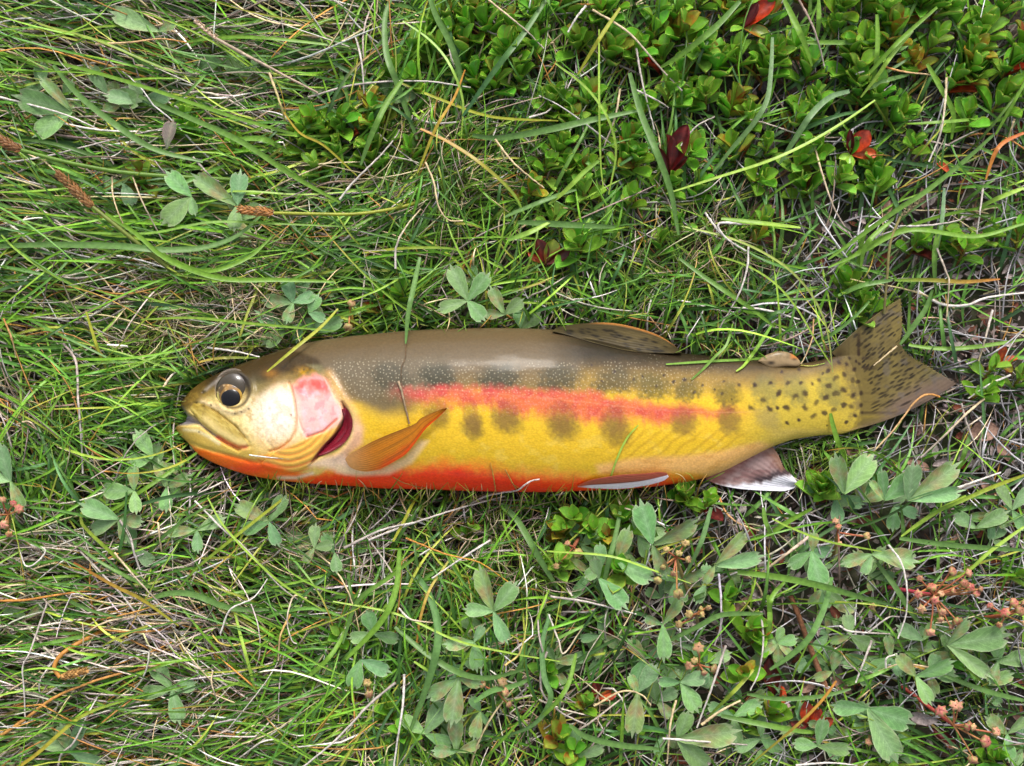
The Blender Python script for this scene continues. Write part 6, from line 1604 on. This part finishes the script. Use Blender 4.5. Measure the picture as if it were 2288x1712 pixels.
def hero(kind, pts, w, c0, c1, zmm, label):
    S = 26
    P = catmull(pts, S + 1); t = np.linspace(0, 1, S + 1)
    zz = np.interp(t, [0, .5, 1], zmm) * .001
    bz = bodyZ(P[:, 0], P[:, 1], True)
    sdd = fish_sd(P[:, 0], P[:, 1])
    jit = 0 if label else random.uniform(-.002, .003)
    zz = zz * .92 + jit
    on = sdd < 2
    zz = np.maximum(zz, np.where(bz > 0, bz + 0.0007 + w * K * .3, 0))
    if zmm[1] > 0 :
        k = np.ones(5) / 5; zz = np.maximum(zz, np.convolve(np.r_[zz[:1], zz[:1], zz, zz[-1:], zz[-1:]], k, 'valid'))
    col = np.array([lin(c0) * (1 - a) + lin(c1) * a for a in t])[None] * 1.0
    wm = w * K * .5
    if kind == 's':
        col = col * (1 + .12 * np.sin(t * 19 + w * 5) + .07 * np.sin(t * 47))[None, :, None]
        pts3 = U(P[:, 0], P[:, 1], zz)
        pts3[:, :2] += np.random.default_rng(int(abs(pts[0][0]) * 7)).normal(0, .00004, (S + 1, 2))
        me = tube_mesh("straw", pts3, wm * .84, wm * .5, c0, 6, c1, .07)
        rgb = np.ones((len(me.vertices), 4), np.float32); rgb[:-2, :3] = np.repeat(col[0], 6, 0); rgb[-2:, :3] = col[0, -1]
        me.color_attributes["Col"].data.foreach_set("color", rgb.ravel())
        o = link("dry_straw", me, M_STRAW)
    else:
        flip = False
        prof = np.minimum(1, (t * 6 + .45)) * np.clip(1 - ((t - .0)) ** 5, .05, 1) if False else np.sin(np.pi * np.clip(.10 + .87 * t, 0, 1)) ** .42
        roll = (random.gauss(0, .25) + random.gauss(0, .5) * (t - .5))[None]
        V, F, C = ribbons(P[None, :, 0], P[None, :, 1], zz[None], (wm * prof)[None], col, np.full((1, 1, 1), .38 if w > 8 else .2), roll)
        me = mesh_np("blade", V, F, True, C)
        o = link("long_grass", me, M_GRASS)
    o["kind"] = "thing"
    m = P[S // 2]
    if label:
        o["label"] = label; o["category"] = "straw" if kind == 's' else "grass blade"
    else:
        if kind == 's':
            look = "white dry straw" if c0 == W1 else ("grey dry straw" if c0 in (W2,) else ("cream dry straw" if c0 == W3 else "tan dry straw"))
            later(o, look, "straw", "single dry straws on the turf", m[0], m[1])
        else:
            look = ("broad " if w > 10 else ("thin " if w < 6.5 else "")) + ("grey-green blade" if c0[2] > 55 and c0[1] < 145 else ("yellow-green blade" if c0[0] > 125 else "green grass blade"))
            later(o, look, "grass blade", "single blades standing out of the turf", m[0], m[1])
    return o
for b in BL: hero(*b)

# ------------------------------------------------------------------ sedge spikes on stalks
def spike(label, tip, base, stalk, wpx, zt, col, stalk_col, sw, n=90, name="sedge_spike"):
    tip = np.array(tip, float); base = np.array(base, float)
    z = zt * .001
    root = empty(name, U(base[0], base[1], z)); root["label"] = label; root["category"] = "sedge spike"; rl = np.array(root.location)
    P = catmull([tuple(base)] + list(stalk), 24); t = np.linspace(0, 1, 24)
    zz = z + (0.006 - z * 1.0) * t ** 2.2 * .7
    bz = bodyZ(P[:, 0], P[:, 1], False); zz = np.maximum(zz, np.where(bz > 0, bz + .001, 0))
    st = bpy.data.objects.new("stalk", tube_mesh("stalk", U(P[:, 0], P[:, 1], zz) - rl, sw * K * .5, sw * K * .55, stalk_col, 6, mat=M_GRASS)); COL.objects.link(st); st.parent = root
    r = np.random.default_rng(int(abs(tip[0]) + 7))
    V = []; F = []; C = []
    a3 = U(base[0], base[1], z) - rl; b3 = U(tip[0], tip[1], z + .001) - rl
    ax = b3 - a3; L = np.linalg.norm(ax); ax = ax / L
    s = np.cross(ax, [0, 0, 1]); s /= np.linalg.norm(s); u = np.cross(s, ax)
    R = wpx * K * .5
    for i in range(n):
        f = (i + .5) / n; th = i * 2.4
        rad = R * math.sin(math.pi * min(1, .12 + f * .83)) ** .6
        out = s * math.cos(th) + u * math.sin(th)
        p = a3 + ax * L * f * .93 + out * rad * .45
        d = (ax * 1.1 + out * .55 + r.normal(0, .12, 3)); d /= np.linalg.norm(d)
        side = np.cross(d, out); side /= np.linalg.norm(side) + 1e-9
        ln = R * r.uniform(.75, 1.1); wd = ln * .26
        o = len(V)
        for tt, ww in ((0, .5), (.45, 1), (1, .08)):
            q0 = p + d * ln * tt
            V += [q0 - side * wd * ww, q0 + out * wd * .5 * ww, q0 + side * wd * ww]
        cc = lin(col) * math.exp(r.normal(0, .3)); edge = lin((206, 176, 120))
        for tt in range(3): C += [cc * .6 + edge * .25, cc, cc * .6 + edge * .25]
        for k in range(2):
            for j in range(2): F.append((o + k * 3 + j, o + k * 3 + j + 1, o + k * 3 + j + 4, o + k * 3 + j + 3))
    h = bpy.data.objects.new("seed_head", mesh_np("seed_head", np.array(V), np.array(F), False, np.array(C))); h.data.materials.append(M_BUD); COL.objects.link(h); h.parent = root
spike("brown sedge spike lying level on a yellow-green stalk, upper left", (530, 468), (612, 476), [(700, 478), (800, 478), (900, 462), (960, 440)], 27, 25, (140, 88, 40), (150, 156, 50), 7)
spike("dark brown sedge spike pointing up left near the left edge", (126, 385), (208, 463), [(260, 505), (340, 570), (430, 640)], 30, 25, (110, 66, 36), (110, 122, 50), 9)
spike("brown sedge spike cut by the left edge, with long green stalk", (-30, 300), (48, 336), [(160, 365), (300, 388), (520, 402)], 30, 26, (120, 74, 40), (96, 130, 44), 9)
spike("tan sedge spike on a bent orange stalk at lower left", (194, 1497), (134, 1514), [(121, 1492), (134, 1466), (170, 1440), (230, 1410)], 24, 24, (160, 110, 66), (186, 130, 60), 9)
spike("pale withered grass plume on a thin upright stalk, right side", (2060, 443), (2012, 484), [(1990, 540), (1982, 620), (1975, 700)], 16, 22, (150, 130, 104), (140, 130, 80), 6, n=40, name="grass_plume")
spike("withered grey grass head at top left above the long tan stalk", (432, 42), (486, 88), [(540, 118), (600, 150)], 15, 24, (150, 124, 104), (176, 156, 134), 7, n=40, name="grass_plume")

# ------------------------------------------------------------------ seed clusters
def bud_mesh(name, col, rim, seed):
    r = np.random.default_rng(seed)
    nr, nt = 6, 12
    V = []; C = []
    for i in range(nr):
        f = i / (nr - 1)
        rad = [.10, .70, 1.0, .92, .60, .12][i]; z = [0, .18, .6, 1.05, 1.35, 1.42][i]
        for k in range(nt):
            th = 2 * math.pi * k / nt
            lob = 1 + (.16 if k % 2 == 0 else -.12) * (1 if i > 1 else .4) + r.normal(0, .15)
            V.append((rad * lob * math.cos(th), rad * lob * math.sin(th), z + (0.12 if k % 2 == 0 and i in (3, 4) else 0) + r.normal(0, .07)))
            cc = lin(col) if k % 2 == 0 else lin(rim)
            if i >= 4: cc = lin(col) * .8
            C.append(cc * math.exp(r.normal(0, .1)))
    me = mesh_np(name, np.array(V), grid_faces(nr, nt, wrap_v=True), True, np.array(C)); me.materials.append(M_BUD)
    return me
BUDP = [bud_mesh("bud", (188, 122, 100), (160, 152, 90), 1), bud_mesh("bud", (200, 146, 116), (156, 154, 92), 2), bud_mesh("bud", (176, 108, 86), (140, 146, 78), 3)]
BUDY = [bud_mesh("bud", (176, 146, 98), (156, 158, 88), 4), bud_mesh("bud", (166, 126, 92), (156, 156, 92), 5)]
def cluster(label, buds, root_pt, mid, zt, meshes, size, stem_col):
    root = empty("seed_cluster", U(root_pt[0], root_pt[1], .006)); root["label"] = label; root["category"] = "seed cluster"; root["group"] = "clusters of seed buds on thin stems"
    rl = np.array(root.location)
    z = zt * .001
    m = U(mid[0], mid[1], z - .004) - rl
    pts = catmull([U(root_pt[0], root_pt[1], .006) - rl, (U((root_pt[0] + mid[0]) / 2, (root_pt[1] + mid[1]) / 2, .013) - rl), m], 10)
    s = bpy.data.objects.new("stem", tube_mesh("stem", pts, .0008, .0007, stem_col, 6, mat=M_BUD)); COL.objects.link(s); s.parent = root
    for (bx, by) in buds:
        zz = z + rs.uniform(-.003, .002)
        b = U(bx, by, zz) - rl
        st = bpy.data.objects.new("stalk", tube_mesh("bud_stalk", [m, (m + b) / 2 + np.array([0, 0, .0008]), b], .0004, .00035, (166, 110, 70), 4, mat=M_BUD)); COL.objects.link(st); st.parent = root
        o = bpy.data.objects.new("bud", rs.choice(meshes)); COL.objects.link(o); o.parent = root
        sc = size * K * .38 * rs.uniform(.6, 1.15)
        d = Vector((b[0] - m[0], b[1] - m[1], 0)); d = (d.normalized() * .55 if d.length > 1e-6 else Vector()) + Vector((rs.gauss(0, .25), rs.gauss(0, .25), .8))
        o.matrix_local = Matrix.Translation(Vector(b)) @ d.to_track_quat('Z', 'Y').to_matrix().to_4x4() @ Matrix.Diagonal((sc, sc, sc, 1))
Q = lambda n, l: q(n, l)
cluster("big cluster of pink seed buds right of the twig, largest of all", Q(6, [(1750, 460), (1850, 470), (1830, 530), (1565, 500), (1560, 590), (1760, 575), (1640, 570), (1660, 625), (1580, 680), (1700, 690), (1690, 740), (1780, 745), (1930, 565), (1900, 590), (1630, 815), (1860, 555), (1750, 790), (1690, 600)]), (1985, 1312), (2085, 1330), 26, BUDP, 24, (176, 76, 66))
cluster("pink seed bud cluster cut by the right edge", Q(6, [(2000, 670), (2130, 655), (2170, 700), (2060, 780), (2200, 770), (2100, 720), (2207, 650)]), (2180, 1382), (2245, 1375), 25, BUDP, 25, (176, 90, 66))
cluster("reddish seed bud cluster on a long red stem at the lower right corner", Q(6, [(1880, 1410), (1950, 1500), (2020, 1450), (1890, 1595), (1840, 1400), (1770, 1280), (1700, 1320), (1800, 1290)]), (2010, 1530), (2130, 1620), 25, BUDP, 28, (150, 74, 50))
cluster("yellowish seed buds beside the two-part leaf right of the pelvic fin", Q(5, [(2055, 325), (2130, 350), (2170, 280), (2180, 385), (2035, 420), (2100, 460), (2120, 580), (2010, 495)]), (1540, 1330), (1510, 1245), 24, BUDY, 26, (150, 130, 80))
cluster("three tan seed buds on reddish stems below the mid belly's right", Q(5, [(1450, 290), (1500, 325), (1385, 420)]), (1300, 1190), (1282, 1222), 21, BUDY, 27, (150, 84, 66))
cluster("two small tan seed heads left of the twig top", Q(6, [(150, 720), (210, 690), (260, 670), (90, 780), (215, 720)]), (1560, 1400), (1556, 1372), 21, BUDY, 20, (150, 130, 90))
cluster("tan seed bud cluster at lower centre right above a green rosette", Q(6, [(205, 940), (180, 1010), (230, 1070), (280, 1050), (155, 1040)]), (1560, 1520), (1562, 1485), 22, BUDY, 26, (150, 130, 80))
cluster("yellow-tan seed buds beside the three-part leaf at bottom centre", Q(5, [(930, 1160), (1040, 1150), (1075, 1270), (1045, 1200)]), (1090, 1530), (1110, 1545), 20, BUDY, 25, (150, 130, 80))
cluster("single dull yellow seed bud at bottom left of centre", Q(5, [(210, 1155), (215, 1200)]), (840, 1560), (822, 1535), 19, BUDY, 26, (150, 130, 80))
cluster("pink and yellow seed buds below the tail base", Q(6, [(1045, 150), (1060, 185), (1065, 275), (1225, 240)]), (1862, 1240), (1872, 1190), 22, BUDP + BUDY, 26, (150, 120, 70))
cluster("pinkish seed cluster cut by the left edge below the snout", [(6, 1120), (30, 1128), (44, 1140), (12, 1170), (20, 1190), (-10, 1150)], (30, 1210), (18, 1150), 22, BUDP + BUDY, 24, (150, 130, 80))
cluster("one green-yellow bud among stones of litter left of the pink cluster", Q(6, [(1275, 672)]), (1955, 1370), (1950, 1358), 17, [BUDY[0]], 24, (130, 140, 70))
cluster("single tan bud with straw stem above the trout's nape", Q(7, [(1990, 465), (1985, 580)]), (790, 735), (783, 695), 17, BUDY, 24, (190, 150, 60))
cluster("orange-brown bud under the large three-part leaf", Q(6, [(1250, 1510)]), (1945, 1640), (1942, 1655), 15, [BUDY[1]], 30, (150, 130, 80))

# ------------------------------------------------------------------ the brown twig
tw = catmull([(1766, 1332), (1784, 1375), (1800, 1420), (1820, 1472), (1836, 1515), (1850, 1548)], 30)
twp = U(tw[:, 0], tw[:, 1], np.linspace(.010, .007, 30) + .0006 * np.sin(np.linspace(0, 9, 30)))
to = link("twig", tube_mesh("twig", twp, .0010, .0012, (112, 74, 50), 10, (136, 96, 70), .05), M_BARK)
to["label"] = "smooth brown woody twig lying on bare soil at lower right"; to["category"] = "twig"
# ------------------------------------------------------------------ the turf between and under the plants
def clear_map():
    g = np.arange(-600, 3000, 10.0)
    m = np.full((len(g), len(g)), 0.2)
    for lst, kx, r, cap in ((SIBB, 1.0, 62, .0105), (SHRUBS, d2p, 50, .0080)):
        for e in lst:
            x, y = e[0] * kx, e[1] * kx
            rr = r * (max(l for _, l in e[2]) / 75 if lst is SIBB else e[2] / 38)
            cp = max(.004, e[3] * .00066) if lst is SIBB else cap
            i0_, i1_ = np.searchsorted(g, [x - rr, x + rr]); j0_, j1_ = np.searchsorted(g, [y - rr - 6, y + rr])
            sub = (g[i0_:i1_, None] - x) ** 2 + (g[None, j0_:j1_] - y) ** 2 < rr * rr
            m[i0_:i1_, j0_:j1_][sub] = np.minimum(m[i0_:i1_, j0_:j1_][sub], cp)
    return g, m
CG, CM = clear_map()
def plant_cap(x, y, loose):
    i = np.clip(((x + 600) / 10).astype(int), 0, len(CG) - 1); j = np.clip(((y + 600) / 10).astype(int), 0, len(CG) - 1)
    return np.where(loose, 0.2, CM[i, j])
turf("dead_thatch", 7500, 1, "stuff", "grey and brown flattened dead thatch under the green turf", "thatch", (60, 210), (2.2, 4.6), (0.0005, 0.005),
     [(120, 108, 98), (88, 76, 66), (146, 134, 122), (70, 56, 44), (116, 84, 54)], [3, 3, 2, 2, 1], M_STRAW, S=6, curve=0.8, wiggle=0.2, kink=0.15, tri=True, spread=1.0, z0_rng=(-0.003, 0.001))
turf("dry_grass", 9500, 1, "stuff", "pale dry grass stems tangled through the turf", "dry grass", (70, 320), (2.4, 5.8), (0.003, 0.019), STRAWS, [4, 3, 3, 2, 1.4, 1.6], M_STRAW,
     S=9, curve=0.7, wiggle=0.15, kink=0.22, tri=True, spread=1.0)
turf("fine_green_grass", 9800, 0, "stuff", "fine green grass blades of the alpine turf", "grass", (110, 400), (3.6, 7.6), (0.004, 0.022), GREENS, [4, 3, 2.4, 2, 1, 2], M_GRASS,
     S=10, curve=0.75, wiggle=0.1, tips=0.22)
turf("broad_green_grass", 2100, 2, "stuff", "broader green sedge blades scattered through the turf", "sedge", (110, 300), (7, 12), (0.006, 0.021),
     [(84, 124, 54), (72, 110, 62), (98, 140, 58), (60, 98, 44)], [3, 3, 2, 2], M_GRASS, S=10, curve=0.5, wiggle=0.08, spread=0.9, tips=0.1)

turf("outlying_turf", 16000, 0, "stuff", "green turf going on around the place where the fish lies", "turf", (150, 420), (5, 11), (0.004, 0.022), GREENS, [4, 3, 2, 2, 2, 2], M_GRASS,
     S=6, curve=0.75, wiggle=0.1, margin=2100, hole=480)
turf("outlying_straw", 6000, 1, "stuff", "dry stems in the turf around the place where the fish lies", "dry grass", (150, 380), (4, 8), (0.001, 0.014), STRAWS, [4, 3, 3, 2, 1.4, 1.6], M_STRAW,
     S=5, curve=0.7, wiggle=0.1, tri=True, margin=2100, hole=480)

# small dead leaves and crumbs on the soil
def build_litter():
    n = 13000
    P = scatter(n, 3)
    a = rng.uniform(0, 6.283, n); L = rng.uniform(8, 36, n) * K; W = L * rng.uniform(0.22, 0.5, n)
    z = terrain(P[:, 0], P[:, 1]) + rng.uniform(-0.0030, 0.0030, n)
    z = np.minimum(z, zcap(P[:, 0], P[:, 1]) - 0.001)
    c0 = U(P[:, 0], P[:, 1], z)
    ux = np.stack([np.cos(a), np.sin(a), rng.normal(0, .3, n)], -1); ux /= np.linalg.norm(ux, axis=1)[:, None]
    side = np.cross(ux, np.stack([rng.normal(0, .35, n), rng.normal(0, .35, n), np.ones(n)], -1)); side /= np.linalg.norm(side, axis=1)[:, None]
    nn = np.cross(side, ux)
    ts = np.array([-1, -.45, .2, .7, 1]); ws = np.array([.06, .8, 1, .6, .05])
    V = []
    cup = rng.normal(0.25, .3, n)
    for t, w in zip(ts, ws):
        mid = c0 + ux * (L * t * .5)[:, None] + nn * (cup * L * .25 * (1 - t * t))[:, None]
        for s in (-1, 0, 1):
            V.append(mid + side * (W * w * s * .5)[:, None] + nn * (abs(s) * W * w * 0.18)[:, None])
    V = np.stack(V, 1)
    base = (np.arange(n) * 15)[:, None]
    F = np.concatenate([np.stack([base + r * 3 + k, base + r * 3 + k + 1, base + r * 3 + k + 4, base + r * 3 + k + 3], -1) for r in range(4) for k in range(2)], 1).reshape(-1, 4)
    C = palette([(152, 138, 132), (120, 102, 94), (92, 68, 56), (186, 174, 170), (118, 66, 44), (60, 44, 38)], [4, 4, 3, 2, 1.3, 2], n, .2)
    link("leaf_litter", mesh_np("leaf_litter", V, F, True, np.repeat(C, 15, 0)), M_LITTER, kind="stuff", label="grey-brown crumbs and small dead leaves on the bare soil", category="leaf litter")
build_litter()

# dense fine tufts seen in the picture (wiry blades springing from one root)
TUFTS = [(430, 650, 150, 170, .72, 170), (520, 740, 150, 160, .72, 170), (600, 620, 120, 160, .7, 170), (360, 720, 110, 150, .65, 170), (1110, 1190, 95, 150, .75, 60), (1010, 430, 110, 190, .35, 90), (560, 690, 170, 190, .5, 170), (1180, 1290, 80, 120, .4, 70), (1760, 960, 70, 150, .2, 75),
         (1620, 520, 80, 190, .35, 60), (300, 780, 110, 110, .3, 200), (1000, 330, 60, 260, .15, 70), (2170, 1560, 100, -20, .15, 160), (120, 960, 100, 110, .25, 110),
         (1850, 1010, 60, 110, .1, 60), (640, 1210, 100, 140, .5, 110), (820, 1120, 90, 130, .2, 90), (1530, 620, 100, 170, .3, 60)]
def build_tufts():
    xs = []; ys = []; zs = []; cs = []; ws = []; rs = []
    S = 9
    for (cx, cy, n, ln, dry, spr) in TUFTS:
        n = int(n * 1.3)
        P = np.stack([rng.normal(cx, 26, n), rng.normal(cy, 22, n)], 1)
        a0 = field(np.array([cx]), np.array([cy]))[0][0]
        ang = a0 + rng.normal(0, 1.0, n) + np.where(rng.random(n) < .5, np.pi, 0)
        Ls = rng.uniform(.35, 1, n) * abs(ln) * 1.15
        x, y, t = centre_lines(P, ang, Ls, S, .9, .12, .05)
        x += (P[:, :1] - x[:, :1]); y += (P[:, 1:] - y[:, :1])
        z = terrain(x.ravel(), y.ravel()).reshape(x.shape) + arch(t, n, rng.uniform(.005, .018, n), rng.uniform(.001, .004, n))
        z = np.minimum(z, zcap(x.ravel(), y.ravel()).reshape(x.shape))
        g = palette([(116, 148, 52), (90, 132, 42), (134, 156, 66)], [2, 2, 1], n); s = palette([(206, 190, 156), (184, 168, 146), (158, 134, 98)], [2, 2, 1], n)
        d = (rng.random(n) < dry)[:, None]
        c = np.where(d, s, g)
        xs.append(x); ys.append(y); zs.append(z); cs.append(np.repeat(c[:, None], S + 1, 1))
        ws.append(rng.uniform(1.8, 3.4, n)[:, None] * K * .5 * (1 - .7 * t[None] ** 2)); rs.append(rng.normal(0, .5, n)[:, None] + 0 * t[None])
    x = np.concatenate(xs); y = np.concatenate(ys)
    V, F, C = ribbons(x, y, np.concatenate(zs), np.concatenate(ws), np.concatenate(cs), .4, np.concatenate(rs), True)
    link("wiry_grass", mesh_np("wiry_grass", V, F, True, C), M_GRASS, kind="stuff", label="wiry hair-fine grass growing in loose tufts", category="grass tufts")
build_tufts()



# blades standing beside the fish whose tips bend over its edge
def build_fringe():
    r = np.random.default_rng(9)
    xs = []; ys = []; zs = []; cs = []; ws = []
    S = 10; t = np.linspace(0, 1, S + 1)
    for i in range(215):
        if i < 150:
            x0 = r.uniform(560, 1560); e = yB(x0); y0 = e + r.uniform(14, 60); ov = r.uniform(-6, 20) * (1 if r.random() < .8 else 2.2); x1 = x0 + r.normal(0, 26); y1 = e - ov
        elif i < 195:
            x0 = r.choice([r.uniform(560, 1225), r.uniform(1545, 1680)]); e = yT(x0); y0 = e - r.uniform(14, 60); ov = r.uniform(-6, 9); x1 = x0 + r.normal(0, 30); y1 = e + ov
        else:
            x0 = r.uniform(340, 385); y0 = r.uniform(880, 1010); x1 = x0 + r.uniform(16, 40); y1 = y0 + r.normal(0, 14)
        cx, cy = (x0 + x1) / 2 + r.normal(0, 9), (y0 + y1) / 2 + r.normal(0, 9)
        x = (1 - t) ** 2 * x0 + 2 * t * (1 - t) * cx + t ** 2 * x1; y = (1 - t) ** 2 * y0 + 2 * t * (1 - t) * cy + t ** 2 * y1
        zt = float(ZC(np.clip(x1, 400, 1900)))
        z = 0.002 + (zt + .003) * np.sin(t * 1.9)  / math.sin(1.57)
        z = np.maximum(z, np.where(bodyZ(x, y, False) > 0, bodyZ(x, y, False) + .0006, 0))
        xs.append(x); ys.append(y); zs.append(z)
        c = lin([(112, 148, 44), (90, 128, 40), (150, 160, 60), (196, 176, 130), (170, 130, 60)][r.choice(5, p=[.32, .25, .15, .18, .1])])
        cs.append(np.repeat(c[None], S + 1, 0)); ws.append(r.uniform(2, 4.4) * K * .5 * np.clip(1 - t, .06, 1) ** .6)
    n = len(xs)
    V, F, C = ribbons(np.array(xs), np.array(ys), np.array(zs), np.array(ws), np.array(cs), .4, r.normal(0, .4, (n, 1)) + 0 * t[None])
    link("fringe_grass", mesh_np("fringe_grass", V, F, True, C), M_GRASS, kind="stuff", label="fine grass tips bending over the edge of the fish", category="grass")
build_fringe()
finish_labels()
